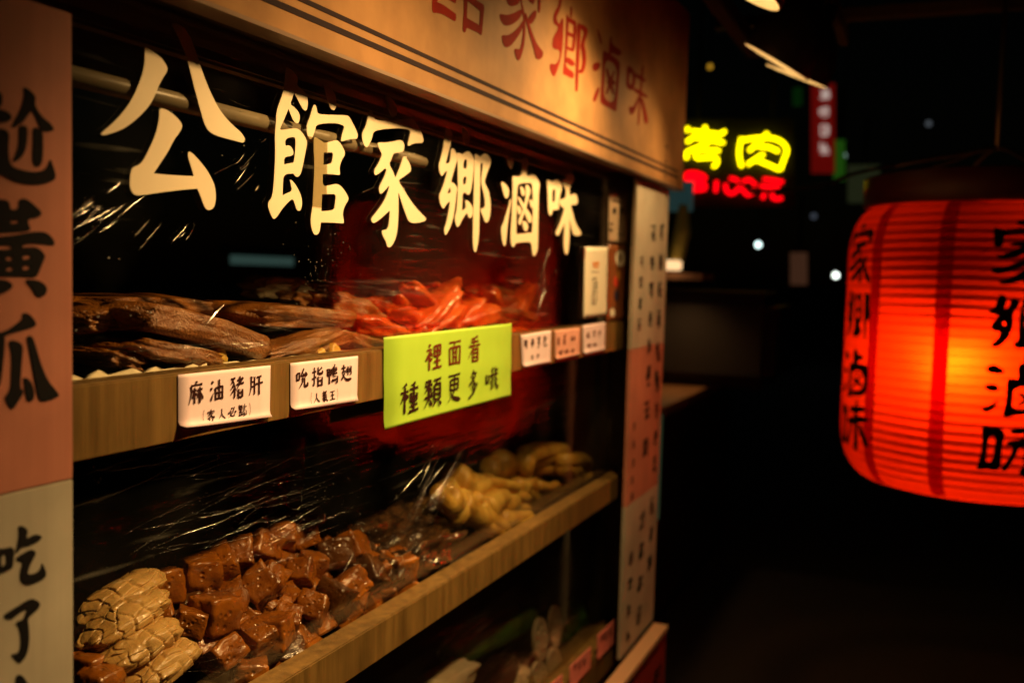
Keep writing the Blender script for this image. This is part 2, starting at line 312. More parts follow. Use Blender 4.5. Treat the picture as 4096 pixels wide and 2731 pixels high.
# ================================================================== display cabinet
X0, X1 = .42, 2.16
cab = thing('display_cabinet', 'wood trimmed glass display cabinet of the food stall, lit by warm lamps', 'display cabinet', (1.3, .2, 0))
YG, YL = .006, .036          # upper and lower glass planes
box('shelf_board', (X0, 0, 1.196), (X1, .03, 1.256), wood, cab, .0015)
box('shelf_board', (X0, 0, .872), (X1, .032, .92), wood, cab, .0015)
box('shelf_board', (X0, -.004, .50), (X1, .05, .57), wood, cab, .0015)
box('shelf_floor', (X0, .031, 1.225), (X1, .6, 1.24), darkwood, cab)
box('shelf_floor', (X0, .033, .88), (X1, .6, .895), darkwood, cab)
box('shelf_floor', (X0, .051, .54), (X1, .6, .552), darkwood, cab)
box('cabinet_base', (X0, .002, .06), (X1, .6, .498), darkwood, cab)
box('top_board', (X0, -.03, 1.645), (X1, .6, 1.67), darkwood, cab)
box('top_rail', (X0, .03, 1.575), (X1, .05, 1.60), cream_paint, cab, .002)
box('end_panel', (X1+.001, .012, .06), (X1+.02, .6, 1.64), darkwood, cab)
box('end_panel', (X0-.02, .012, .06), (X0-.001, .6, 1.64), darkwood, cab)
box('corner_post', (X1-.035, -.004, .572), (X1, -.0005, 1.195), black, cab)
box('corner_post', (X1-.02, -.002, 1.257), (X1+.0005, .012, 1.64), black, cab)
rt, rb_ = onY(288, 269, .026)[2], onY(290, 355, .026)[2]; re0 = onY(1690, 625, .026)[0]; rr = (rt-rb_)/2
obj('inner_rail', *tubedata([(X0, .012+rr, rb_+rr), (.8, .012+rr, rb_+rr), (re0-.03, .012+rr, rb_+rr), (re0-.008, .012+rr, rb_+rr), (re0, .012+rr, rb_+rr)], [rr, rr, rr, rr*.85, rr*.3], 20), cream_paint, cab, True)
ut = onY(1040, 275, .02)[2]; box('inner_rail', (X0, .012, ut-.012), (1.75, .03, ut), cream_paint, cab, .003); print('rail', rt, rb_, ut)
pb = onY(1285, 1000, .42)
obj('back_post', *tubedata([(pb[0], .42, 1.24), (pb[0], .42, 1.64)], .017, 12), cream_paint, cab, True)
box('glass_pane', (X0, YL, .921), (X1-.036, YL+.003, 1.195), glass, cab)
box('glass_pane', (X0, YL, .571), (X1-.036, YL+.003, .871), glass, cab)
pane = box('glass_pane', (X0, YG, 1.2565), (X1-.021, YG+.003, 1.63), glass, cab)
# ---- cream cut characters on the upper pane
A = (380, 80, 2); B = (1040, 240, 2); Cc = (1720, 480, 2.959); D = (1980, 600, 3.564)
LET = [
(A, [['398,215 440,240 500,280 545,325 575,380 577,410 540,465 510,520 490,570 455,650 405,720 340,785 260,850 180,892 70,925 45,918 45,905 120,845 190,775 250,700 300,620 345,520 380,420 395,330 395,240'],
 ['610,30 650,30 690,50 730,95 765,150 790,220 820,310 850,400 890,510 930,600 975,690 1030,770 1100,845 1160,895 1195,945 1195,965 1185,985 1130,970 1050,950 960,925 905,890 875,840 850,760 815,630 780,500 745,350 715,250 680,170 640,90'],
 ['510,705 560,715 610,745 660,790 690,830 693,860 670,905 630,955 580,1055 530,1130 465,1228 465,1228 560,1238 700,1247 785,1250 785,1250 770,1190 750,1130 738,1080 745,1050 780,1070 830,1125 880,1185 925,1260 955,1330 963,1400 960,1460 945,1505 915,1522 885,1515 865,1480 845,1420 815,1350 815,1350 700,1358 560,1375 420,1395 330,1407 295,1385 275,1340 273,1290 280,1220 295,1180 355,1160 390,1110 430,1030 475,930 500,840 510,770']]),
(B, [['205,60 235,70 270,100 298,140 300,170 290,200 330,235 365,270 380,310 378,370 370,405 350,405 325,370 300,320 270,262 270,262 255,310 238,355 270,378 300,410 315,440 315,480 305,508 285,508 262,485 240,430 225,392 225,392 205,440 180,500 155,552 165,562 230,552 295,545 335,580 368,635 375,665 365,720 345,820 325,910 305,935 285,935 268,915 268,908 185,915 180,1000 177,1085 177,1085 210,1068 255,1050 245,1000 235,955 255,965 290,1010 320,1070 333,1120 333,1170 320,1205 300,1208 285,1185 262,1105 220,1140 175,1190 140,1245 115,1272 100,1268 80,1230 60,1170 65,1135 92,1105 105,1020 115,870 120,720 115,600 125,510 128,420 150,350 180,270 195,190 200,120',
  '200,628 272,613 282,640 280,720 268,825 250,823 190,838 190,838 190,775 262,768 265,730 250,700 230,683 197,690'],
 ['515,190 545,205 580,245 602,285 608,330 605,375 595,402 575,402 555,375 535,310 520,250 510,210'],
 ['430,355 442,365 452,400 458,435 540,440 690,443 710,455 740,510 770,570 780,610 772,632 740,632 690,640 650,655 643,648 655,590 672,540 665,525 620,508 540,505 445,518 438,560 420,610 405,635 390,632 372,590 368,545 375,510 395,460 412,400'],
 ['425,620 450,625 490,650 510,665 560,655 605,640 630,655 660,700 675,740 672,765 650,800 630,860 637,915 630,922 560,912 498,915 498,915 495,1010 550,1005 605,990 640,1005 680,1055 705,1105 700,1125 675,1165 655,1225 668,1300 660,1308 570,1300 482,1300 482,1300 478,1350 465,1390 440,1402 420,1385 405,1330 400,1270 415,1190 425,1000 432,820 425,720',
  '505,742 505,742 575,738 580,755 575,800 568,832 503,838 503,838', '492,1075 492,1075 560,1072 600,1075 602,1100 595,1160 588,1205 486,1210 486,1210']]),
(B, [['1005,285 1030,290 1065,325 1090,370 1097,410 1090,440 1078,457 1055,455 1035,420 1015,360 1002,310'],
 ['880,400 895,415 910,455 915,480 1000,487 1100,480 1215,470 1240,495 1275,550 1297,600 1305,650 1295,665 1250,665 1215,672 1185,690 1178,682 1190,630 1203,575 1190,558 1120,545 1000,552 905,568 895,620 875,670 855,700 838,695 820,660 812,610 820,575 845,530 860,460'],
 ['935,660 990,662 1060,655 1120,638 1145,660 1152,690 1145,735 1110,740 1068,748 1062,755 1045,800 1028,835 1060,890 1080,945 1080,945 1100,900 1125,835 1145,770 1160,775 1190,820 1205,860 1203,890 1180,910 1130,945 1100,965 1140,1025 1190,1110 1250,1190 1310,1250 1325,1268 1322,1285 1280,1300 1220,1307 1185,1290 1165,1240 1130,1140 1100,1045 1105,1120 1103,1260 1095,1370 1080,1430 1060,1475 1035,1500 1015,1495 1005,1450 975,1400 972,1362 1000,1360 1020,1350 1030,1300 1035,1240 1038,1200 1000,1235 950,1280 905,1308 890,1290 885,1270 930,1215 985,1140 1020,1060 1035,995 1000,1040 960,1078 950,1050 950,1015 980,960 1010,890 1003,860 960,900 915,928 908,885 945,830 975,760 965,735 945,700']]),
(Cc, [['370,85 400,90 440,130 465,180 468,230 455,290 440,305 415,300 400,260 385,180'],
 ['185,85 215,95 250,140 265,185 250,250 230,330 205,420 182,515 182,515 225,517 240,450 245,345 262,335 285,350 306,390 322,465 300,530 275,620 255,690 243,738 265,740 300,770 320,815 310,860 300,960 285,1080 265,1180 240,1260 205,1330 180,1368 168,1340 165,1290 190,1220 210,1130 225,1040 238,955 200,985 170,1030 152,1050 135,1030 110,970 105,890 125,850 160,760 185,670 205,597 165,625 140,668 122,650 105,600 100,530 120,470 145,370 165,260 178,150', '234,785 243,860 243,860 198,874 198,874'],
 ['308,388 340,390 375,410 410,390 445,370 470,385 505,430 519,480 514,540 505,660 490,780 475,860 455,885 435,885 422,862 380,862 378,980 373,1080 373,1080 425,1045 412,970 425,945 460,970 495,1020 503,1070 500,1120 485,1155 465,1162 445,1140 437,1095 400,1140 370,1190 345,1245 325,1270 308,1255 290,1190 295,1130 310,1080 320,960 328,780 325,600 324,490', '392,480 430,460 435,500 430,580 405,572 388,580', '388,680 425,665 428,700 420,760 385,775'],
 ['530,402 555,410 585,440 610,425 645,395 680,410 710,460 718,500 705,545 675,610 650,690 640,740 665,790 695,860 710,950 713,1050 705,1140 690,1190 665,1218 645,1205 625,1150 597,1080 600,1045 640,1048 648,1000 640,910 620,830 600,740 610,640 625,510 605,505 590,520 588,640 585,900 580,1150 575,1350 560,1480 540,1560 525,1565 510,1530 503,1400 507,1150 515,900 519,650 524,480']]),
(D, [['170,80 200,95 240,130 260,170 258,220 240,260 215,262 195,230 180,170'], ['85,460 110,460 150,490 190,545 198,590 192,640 175,685 150,690 130,665 105,570 85,490'],
 ['212,695 225,705 215,800 195,920 175,1060 165,1180 155,1300 140,1365 125,1372 105,1330 88,1230 80,1110 110,1060 140,960 170,860 195,770'],
 ['245,370 270,378 372,382 378,280 395,110 455,115 460,200 450,300 447,372 500,365 540,350 565,360 600,410 630,470 632,520 620,590 615,800 610,1050 607,1250 605,1400 590,1460 570,1505 550,1513 530,1490 520,1400 508,1315 450,1310 350,1318 285,1330 275,1370 255,1385 235,1370 220,1310 215,1220 225,1080 235,900 245,650 245,480', '315,492 400,470 500,468 522,480 528,560 535,680 535,850 530,1000 522,1165 520,1185 470,1180 400,1195 298,1200 298,1200 298,1050 303,850 308,650'],
 ['350,510 375,520 415,570 422,630 408,660 385,655 365,610'], ['430,500 455,495 485,530 502,580 490,640 460,730 440,830 400,930 365,1050 345,1072 328,1050 330,1000 370,920 410,790 430,670 435,580'],
 ['320,660 345,675 390,745 440,830 490,900 515,960 517,1010 495,1040 470,1030 440,960 410,880 360,780 325,700'], ['480,710 505,705 532,740 533,810 520,835 500,815'], ['310,790 330,790 360,830 368,880 345,930 325,910 310,860'], ['385,1020 420,1010 455,1050 465,1100 450,1150 425,1162 400,1130 385,1070']]),
(D, [['735,420 765,430 815,455 840,435 880,410 910,430 945,490 950,540 930,620 915,700 905,780 912,840 890,850 815,858 812,890 800,930 780,935 765,910 752,820 750,700 745,550', '812,575 835,558 860,560 858,640 850,735 835,745 812,745'],
 ['955,420 1000,410 1020,360 1060,335 1120,360 1130,430 1090,500 1060,540 1055,640 1080,650 1120,625 1150,630 1175,690 1175,775 1120,780 1075,785 1085,830 1110,920 1140,1030 1185,1115 1228,1180 1220,1210 1170,1225 1115,1210 1095,1150 1075,1060 1055,960 1060,1100 1055,1300 1045,1420 1030,1480 1015,1493 1000,1480 980,1420 975,1300 985,1160 995,1030 965,1090 930,1160 905,1215 880,1225 862,1200 870,1160 910,1080 950,970 985,850 975,820 940,810 915,760 920,715 960,700 1005,690 1010,620 1005,555 975,520 955,460']]),
]
for tr, sh in LET:
    obj('character', *shapes_mesh([[P(l) for l in s] for s in sh], zoomfn(*tr, YG-.0004), .0005), vinyl, pane)
tp = onY(1225, 545, YG); tq = onY(1275, 830, YG)
box('clear_tape', (tp[0], YG-.0022, tq[2]), (tq[0]+.012, YG-.0014, tp[2]), glassmat('tape_film', (.86, .84, .76), 1.3, .1, .2), pane)
# ---- creases of the film on the panes
def creases(parent, specs, seed, Yp):
    rs = random.Random(seed); V = []; Fs = []
    for (cx, cy, sx, sy, ang, ln, n, wd) in specs:
        bend0 = rs.uniform(-.15, .15)
        for i in range(int(n*1.5)):
            x = cx+rs.gauss(0, sx); y = cy+rs.gauss(0, sy); a = math.radians(ang+rs.gauss(0, 7)); l = ln*rs.uniform(.25, 1.2); bend = bend0+rs.gauss(0, .12)
            pts = []
            for t in np.linspace(-.5, .5, 7):
                u = t*l; v = bend*l*(t*t*4)*.25+rs.gauss(0, l*.004)
                pts.append(onY(x+u*math.cos(a)+v*math.sin(a), y-u*math.sin(a)+v*math.cos(a), Yp))
            lo, hi = parent_z
            pts = [p for p in pts if lo < p[2] < hi and X0+.1 < p[0] < X1-.05]
            if len(pts) < 3: continue
            w = wd*rs.uniform(.4, 1.1); R = [w*(.15+math.sin(math.pi*k/(len(pts)-1))) for k in range(len(pts))]
            v, f = tubedata(pts, R, 5); b = len(V); V += [(p[0], Yp-(Yp-p[1])*.6, p[2]) for p in v]; Fs += [tuple(b+q for q in ff) for ff in f]
    o = obj('film_creases', V, Fs, crease, parent, True); o['kind'] = 'stuff'; return o
parent_z = (1.258, 1.60)
creases(pane, [(420, 830, 70, 60, 32, 160, 8, .00035), (620, 930, 60, 40, 45, 130, 4, .0004), (980, 690, 60, 60, 50, 110, 6, .0004), (860, 1250, 8, 8, 52, 200, 1, .0012), (1500, 1150, 120, 30, -8, 260, 14, .00022), (1300, 1290, 120, 20, -8, 260, 14, .0002),
               (1250, 620, 200, 60, 25, 120, 10, .00022), (2170, 1130, 10, 60, 72, 260, 3, .0006), (700, 1390, 200, 12, 6, 300, 10, .0002), (1000, 420, 300, 80, -12, 90, 8, .00025), (1750, 1180, 160, 40, -20, 200, 6, .00025)], 3, YG)
parent_z = (.923, 1.193)
lowpane = [c for c in cab.children if c.name.startswith('glass_pane')][0]
creases(lowpane, [(650, 1860, 260, 60, 12, 420, 14, .0002), (1050, 1920, 300, 90, 16, 420, 16, .0002), (900, 2120, 220, 60, 24, 360, 14, .0002), (1000, 2250, 260, 90, 12, 260, 12, .00018), (1750, 1900, 60, 90, 60, 420, 7, .00045), (1250, 2050, 150, 120, 22, 260, 14, .0002),
                  (1350, 2300, 150, 70, 15, 120, 14, .0002), (1600, 2200, 100, 60, 55, 160, 8, .0003), (2440, 1750, 10, 120, 85, 120, 5, .0005), (440, 2560, 30, 60, -55, 300, 6, .0003), (900, 2640, 200, 40, 5, 160, 10, .0002)], 5, YL)
parent_z = (.573, .868)
creases([c for c in cab.children if c.name.startswith('glass_pane')][1], [(1900, 2560, 150, 80, 40, 260, 14, .00025)], 6, YL)

def droplets(parent, zones, Yp, seed):
    rs = random.Random(seed); V = []; Fs = []
    for cx, cy, sx, sy, n, r in zones:
        for _ in range(n):
            c_ = onY(cx+rs.gauss(0, sx), cy+rs.gauss(0, sy), Yp); rr_ = r*rs.uniform(.4, 1.2)
            v, f = lathe([(rr_*math.sin(a)+1e-6, -rr_*math.cos(a)) for a in np.linspace(0, math.pi, 7)], 8, tuple(c_)); b = len(V); V += [(q[0], Yp+(q[1]-Yp)*.6, q[2]) for q in v]; Fs += [tuple(b+k for k in ff) for ff in f]
    o = obj('water_droplets', V, Fs, mat('droplet', (.9, .9, .88), rough=.05, spec=.8, alpha=.3), parent, True); o['kind'] = 'stuff'
droplets(pane, [(520, 1250, 120, 60, 7, .0011), (400, 950, 60, 160, 6, .0008), (1290, 1050, 60, 90, 60, .0005), (1000, 560, 200, 90, 10, .0006), (2180, 1180, 14, 70, 9, .001)], YG, 8)
droplets(lowpane, [(390, 1930, 45, 60, 7, .0012), (1250, 2000, 200, 60, 60, .0004), (2440, 1900, 20, 110, 6, .0016), (1600, 2150, 90, 80, 26, .0006)], YL, 9)
# ================================================================== fascia sign
YF = -.045
fz = onY(1600, 327, YF)[2]; fx = onY(2732, 760, YF)[0]
fs = thing('fascia_sign', 'tan stall fascia board with large red characters and two dark stripes', 'sign', (1.2, YF, fz))
box('panel', (.15, YF, fz+.004), (fx, YF+.02, fz+.42), fasc, fs, .001)
box('edge_strip', (.15, YF-.003, fz), (fx+.002, YF+.024, fz+.0038), mat('edge_metal', (.3, .2, .14), rough=.35, metal=.6), fs)
box('soffit', (.15, YF+.0245, fz+.006), (fx, .03, fz+.02), darkwood, fs)
Efn = (1700, 0, 2.4)
za = onY(1700, 519/2.4, YF)[2]; zb = onY(1700, 543/2.4, YF)[2]; zc = onY(1700, 628/2.4, YF)[2]; zd = onY(1700, 662/2.4, YF)[2]
box('stripe', (.15, YF-.0006, zb-.002), (fx-.06, YF-.0001, za), grey_ink, fs); box('stripe', (.15, YF-.0006, zd-.002), (fx-.06, YF-.0001, zc), grey_ink, fs)
FAS = [
 [['65,100 70,-60 130,-60 120,18 105,20 170,45 230,90 285,130 297,140 297,200 280,208 230,175 170,140 110,125 80,130'], ['130,-10 230,0 285,35 297,30 297,-60 150,-60'],
  ['370,-60 372,100 360,250 362,300 375,318 390,305 395,265 460,295 515,320 535,345 547,320 555,200 568,80 560,45 530,30 480,0 470,-60', '405,10 405,10 470,60 528,110 528,110 525,180 520,245 520,245 470,215 400,175 400,175']],
 [['765,-60 790,40 820,65 860,60 905,40 920,-60'], ['715,130 780,150 850,130 930,85 935,130 900,190 850,230 790,255 750,240 715,180'], ['735,335 790,345 850,310 900,260 945,190 955,215 930,290 880,370 830,435 790,460 760,450 740,400'],
  ['925,20 945,90 960,180 962,300 955,400 940,480 920,550 900,585 880,575 860,520 855,475 880,468 910,480 925,420 940,310 945,200 930,110 905,-60 935,-60'], ['960,110 985,180 1010,270 1040,350 1075,430 1115,480 1135,510 1120,560 1085,577 1060,560 1045,490 1010,370 985,280 960,180'],
  ['985,190 1020,130 1060,95 1070,110 1060,180 1020,235 990,230'], ['960,-60 1000,20 1040,50 1050,0 1055,-60'], ['1085,-60 1080,80 1085,120 1095,130 1105,80 1110,-60']],
 [['1290,-60 1280,60 1240,120 1225,190 1240,240 1270,250 1275,280 1240,340 1220,400 1220,460 1260,480 1290,480 1295,540 1280,590 1250,620 1200,610 1195,650 1215,720 1240,740 1260,700 1295,600 1315,500 1325,350 1330,200 1320,170 1300,200 1290,240 1270,210 1260,170 1290,110 1310,40 1315,-60'],
  ['1355,140 1380,150 1375,300 1360,500 1345,640 1400,680 1430,700 1425,760 1390,745 1340,720 1320,710 1335,600 1345,400 1350,250'], ['1355,165 1400,180 1450,205 1448,260 1400,230 1365,205'], ['1365,300 1435,340 1430,372 1362,340'], ['1350,440 1430,475 1428,505 1348,470'], ['1352,540 1435,590 1430,650 1345,600'],
  ['1425,215 1455,230 1445,380 1430,500 1405,490 1420,350'], ['1395,60 1410,70 1405,180 1390,170'],
  ['1460,215 1490,230 1490,300 1480,500 1470,700 1465,860 1450,890 1440,860 1445,600 1455,400'], ['1488,230 1530,250 1560,290 1555,330 1530,400 1525,440 1540,500 1545,580 1530,670 1505,710 1475,700 1475,680 1500,660 1510,580 1500,500 1490,440 1505,380 1525,300 1490,280']],
 [['1650,270 1670,300 1700,420 1690,435 1665,360'], ['1605,620 1640,600 1685,605 1680,650 1640,690 1610,680'], ['1670,830 1675,860 1640,970 1615,985 1610,950 1640,870'], ['1705,480 1740,500 1870,590 1870,650 1850,900 1835,1080 1810,1060 1690,1000 1680,960 1700,700', '1730,560 1840,630 1835,800 1815,1000 1710,950 1720,750'],
  ['1780,350 1790,360 1790,430 1890,490 1870,550 1785,500 1780,540 1765,530 1770,400'], ['1740,640 1760,680 1820,900 1800,920 1735,700'], ['1815,660 1820,700 1745,920 1730,890'], ['1750,760 1775,790 1770,830 1745,800'], ['1800,760 1825,790 1815,830 1795,800']],
 [['1940,610 2025,690 2010,880 1930,850 1930,760', '1965,690 1995,720 1985,820 1955,800'], ['2010,690 2120,760 2115,800 2010,740'], ['1995,830 2140,920 2130,950 2000,880'], ['2085,620 2100,640 2085,800 2070,950 2060,1150 2045,1225 2040,1150 2055,950 2070,750'],
  ['2060,900 2055,950 2010,1080 1975,1115 1955,1050 1960,1020 2000,1030 2030,960'], ['2080,930 2105,1000 2140,1150 2130,1195 2105,1180 2090,1080 2070,960']]]
for sh in FAS: obj('character', *shapes_mesh([[P(l) for l in s] for s in sh], zoomfn(*Efn, YF-.0001), .0004), red_ink, fs)
rs = random.Random(2)
for i in range(7):
    zz = onY(2560, 520, YF)[2]-i*.016
    obj('small_mark', *kai_mesh('', fx-.2, fx-.165, zz-.012, zz, YF-.0006, 12, scribble(rs, 4)), grey_ink, fs)

# ================================================================== vertical banners
YB = -.03
bx = onY(291, 866, YB)[0]; bt = onY(277, 52, YB)[2]; bm_ = onY(300, 1912, YB)[2]
vb = thing('vertical_banner', 'near salmon and off-white vertical banner with large black characters, left of the glass', 'banner', (bx-.15, YB, .45))
box('banner_panel', (bx-.36, YB, bm_), (bx, YB+.006, bt), ban_pink, vb, .0008); box('banner_panel', (bx-.36, YB, .45), (bx, YB+.006, bm_-.0004), ban_white, vb, .0008)
Fz = (0, 300, 2.2406); G = (0, 950, 2.0906); H = (0, 2030, 2.2375)
BAN = [
 (Fz, [['205,110 250,125 300,170 320,210 310,260 335,320 390,390 450,435 485,485 470,505 400,515 360,500 335,430 310,370 280,320 250,360 210,420 160,460 110,480 95,470 130,400 170,330 200,250 215,170'], ['165,450 240,455 245,520 240,600 225,680 190,740 140,780 105,775 130,730 160,650 165,560'], ['290,455 380,500 383,600 382,720 370,800 335,832 300,810 285,740 295,600'],
   ['-90,400 -90,300 20,310 80,340 105,380 90,410 30,430 -90,440'], ['-90,150 5,150 20,220 5,300 -90,310'], ['-90,480 30,480 80,520 70,640 75,760 100,820 180,850 280,870 360,865 410,840 435,790 448,755 460,790 485,860 497,910 480,945 420,970 330,985 220,980 120,955 40,910 -90,850']]),
 (Fz, [['-90,1110 60,1115 85,1150 90,1210 165,1205 160,1125 210,1102 265,1130 320,1180 365,1220 370,1255 330,1282 255,1290 250,1330 275,1380 255,1400 165,1410 20,1420 -90,1420', '90,1310 160,1305 165,1325 95,1335'],
   ['-90,1450 100,1440 250,1410 380,1400 440,1430 480,1480 490,1520 465,1530 370,1515 200,1515 200,1570 100,1570 100,1530 -90,1530'],
   ['-90,1570 100,1560 200,1545 310,1538 355,1560 402,1613 396,1645 364,1720 332,1801 300,1817 160,1806 -90,1811', '48,1635 107,1629 107,1661 48,1661', '198,1619 273,1613 268,1645 198,1656', '53,1731 112,1720 112,1752 53,1758', '198,1715 262,1704 257,1742 198,1747'],
   ['-90,1827 64,1833 112,1881 102,1913 32,1956 -90,1999'], ['214,1833 300,1833 364,1849 412,1892 418,1935 396,1977 354,1994 316,1977 284,1913']]),
 (G, [['175,650 205,625 245,640 290,690 305,730 280,750 200,775 100,800 30,830 -90,850 -90,800 30,790 110,740 180,685 185,660'], ['-90,800 20,800 40,830 35,950 20,1100 0,1250 -90,1300'],
   ['65,870 110,855 160,875 190,905 185,980 175,1100 165,1260 190,1270 195,1300 150,1370 110,1435 85,1430 50,1380 35,1340 60,1300 85,1260 90,1150 95,1000 80,910'], ['190,1165 230,1175 265,1220 285,1290 280,1350 250,1375 225,1360 210,1310 200,1230'],
   ['220,830 250,815 275,840 310,960 350,1090 400,1200 450,1260 490,1310 485,1330 420,1355 350,1370 320,1350 300,1270 275,1130 250,990 230,880']]),
 (H, [['-90,370 60,360 100,345 130,380 120,450 115,530 90,550 30,580 -90,620', '10,430 45,410 50,440 48,510 10,530'], ['160,170 190,155 230,180 248,205 235,260 240,275 290,245 330,235 365,250 375,265 350,295 280,330 215,350 190,350 155,400 135,410 150,330 165,260 165,200'],
   ['140,450 180,420 240,385 290,370 320,395 310,430 270,500 245,570 250,595 300,590 350,560 370,520 372,490 390,520 415,590 395,630 330,665 250,690 200,675 175,630 180,560 205,480 150,470']]),
 (H, [['20,965 90,920 170,870 240,825 290,810 340,830 360,860 345,900 290,950 245,990 255,1050 262,1150 255,1250 230,1330 175,1397 140,1365 95,1310 130,1305 170,1290 185,1200 175,1100 160,1055 135,1035 160,1010 205,1000 225,940 240,900 180,935 100,1000 60,995']]),
 (H, [['135,1510 170,1485 210,1510 240,1560 300,1640 320,1700 120,1700 140,1600']])]
for tr, sh in BAN: obj('character', *shapes_mesh([[P(l) for l in s] for s in sh], zoomfn(*tr, YB-.0001), .0004), black_ink, vb)
rx0 = onY(2525, 1400, YB)[0]; rx1 = onY(2668, 1000, YB)[0]; z1 = onY(2538, 1396, YB)[2]; z2 = onY(2514, 2022, YB)[2]; z3 = onY(2492, 2626, YB)[2]
vb2 = thing('vertical_banner', 'far grey and salmon banner with black characters, right of the glass', 'banner', (rx0+.1, YB, z3))
for a, b, m in ((z1+.0004, fz-.004, ban_white), (z2+.0004, z1, ban_pink), (z3, z2, ban_white)): box('banner_panel', (rx0, YB, a), (rx1, YB+.008, b), m, vb2, .0008)
rs = random.Random(11)
wdt = rx1-rx0
for ci, (u, sz, zt, nn) in enumerate(((.2, .03, 1.40, 4), (.52, .042, 1.47, 6), (.8, .045, 1.48, 6), (.52, .055, 1.16, 3), (.84, .042, 1.19, 5), (.16, .022, 1.04, 5), (.5, .05, .83, 5), (.2, .04, .76, 5), (.8, .045, .84, 3))):
    for k in range(nn):
        z = zt-k*sz*(1.5 if ci != 5 else 1.75); obj('character', *kai_mesh('', rx0+wdt*u-sz*.5, rx0+wdt*u+sz*.5, z-sz, z, YB-.0002, 15, scribble(rs, 8)), black_ink, vb2)

# ================================================================== price labels
def card(name, corners, tr, Yp, m, label, cat, group, curl=.006, ripple=0, nz=14, nx=8, skew=0):
    """corners: TL, TR, BR, BL in a zoomed view"""
    x0, y0, s = tr; q = [onY(x0+p[0]/s, y0+p[1]/s, Yp) for p in corners]
    root = thing(name, label, cat, tuple((q[2]+q[3])/2), group); V = []; Fs = []
    for layer in (0, 1):
        for j in range(nz+1):
            v = j/nz
            for i in range(nx+1):
                u = i/nx; p = (q[0]*(1-u)+q[1]*u)*(1-v)+(q[3]*(1-u)+q[2]*u)*v
                lift = .0012+curl*max(0, (v-.86)/.14)**2*(.35+.65*max(0, 1-u*1.6)**2)+ripple*math.sin(v*13+u*1.2)*.5*(.3+v*.7)+ripple
                V.append((p[0], Yp-lift-layer*.0003, p[2]+.35*(lift-.0012)*(v > .86)))
    n1 = (nx+1)*(nz+1)
    for j in range(nz):
        for i in range(nx):
            a = j*(nx+1)+i; f = (a, a+1, a+nx+2, a+nx+1); Fs.append(f); Fs.append(tuple(n1+k for k in f[::-1]))
    edge = [i for i in range(nx+1)]+[j*(nx+1)+nx for j in range(1, nz+1)]+[nz*(nx+1)+i for i in range(nx-1, -1, -1)]+[j*(nx+1) for j in range(nz-1, 0, -1)]
    for k in range(len(edge)): a, b = edge[k], edge[(k+1) % len(edge)]; Fs.append((b, a, a+n1, b+n1))
    obj('card', V, Fs, m, root, True); return root
T1 = (700, 1440, 5.158); T2 = (1140, 1410, 6.273); T3 = (1500, 1280, 3.484); T4 = (2050, 1270, 4.704)
gl = 'paper price labels on the cabinet'
c = card('price_label', [(40, 300), (1945, 105), (1930, 1180), (45, 1440)], T1, 0, card_pink, 'largest pink paper label with two lines of dark characters, left end of upper shelf edge', 'label', gl, .009, skew=.3)
YI = -.0017
for ch, q in zip('麻油豬肝', [(260, 600, 425, 920), (710, 1020, 375, 860), (1130, 1430, 315, 795), (1520, 1810, 285, 730)]): kai(ch, T1, q, YI, c, maroon_ink, 12)
for ch, q in zip('(客人必點)', [(540, 640, 1030, 1300), (650, 830, 1010, 1280), (880, 1050, 990, 1235), (1090, 1265, 955, 1185), (1310, 1470, 895, 1155), (1490, 1590, 880, 1135)]): kai(ch, T1, q, YI-.0001, c, maroon_ink, 13)
c = card('price_label', [(108, 262), (1805, 80), (1780, 1215), (110, 1470)], T2, 0, card_pink, 'pink paper label between the largest pink label and the lime notice', 'label', gl, .006, skew=.1)
for ch, q in zip('吮指鴨翅', [(270, 585, 375, 905), (660, 955, 340, 860), (1040, 1325, 290, 790), (1400, 1670, 275, 740)]): kai(ch, T2, q, YI, c, maroon_ink, 13)
for ch, q in zip('(人氣王)', [(620, 700, 1000, 1290), (710, 880, 1005, 1265), (920, 1075, 945, 1245), (1110, 1265, 940, 1200), (1270, 1350, 905, 1190)]): kai(ch, T2, q, YI-.0001, c, maroon_ink, 14)
c = card('notice_card', [(100, 240), (1885, 45), (1872, 1055), (105, 1530)], T3, 0, card_green, 'lime green notice with two lines of dark red characters hanging on the shelf edge', 'notice', None, .001, .0007, 28)
for ch, q in zip('裡面看', [(700, 930, 320, 700), (1010, 1210, 275, 635), (1290, 1475, 220, 590)]): kai(ch, T3, q, -.0026, c, rust_ink, 11)
for ch, q in zip('種類更多哦', [(345, 605, 865, 1300), (680, 920, 800, 1220), (1005, 1195, 735, 1135), (1295, 1450, 690, 1080), (1540, 1715, 640, 985)]): kai(ch, T3, q, -.0028, c, maroon_ink, 11)
rs = random.Random(4)
for cn, lab, mm, chs in (([(140, 330), (710, 240), (700, 840), (170, 940)], 'first small pink label right of the lime notice', card_pink, [(200, 290, 400, 610), (330, 410, 385, 590), (455, 530, 350, 580), (570, 650, 340, 560), (340, 390, 690, 800), (450, 500, 660, 770)]),
                    ([(775, 240), (1265, 190), (1250, 700), (785, 800)], 'middle of three small pink labels right of the lime notice', mat('salmon_card', (.84, .42, .34), rough=.6), [(845, 895, 345, 550), (950, 1010, 310, 530), (1080, 1190, 350, 450), (860, 950, 610, 720), (970, 1060, 590, 690), (1080, 1170, 570, 660)]),
                    ([(1310, 150), (1735, 85), (1725, 610), (1315, 690)], 'last small pink label, below the cream card at the right end of the shelf', card_pink, [(1380, 1460, 270, 390), (1510, 1560, 230, 390), (1610, 1660, 210, 370), (1400, 1480, 490, 580), (1500, 1590, 470, 560)])):
    c = card('price_label', cn, T4, 0, mm, lab, 'label', gl, .005)
    for q in chs: kai('', T4, q, YI, c, maroon_ink if 'first' in lab else rust_ink, 14, scribble(rs, 8))
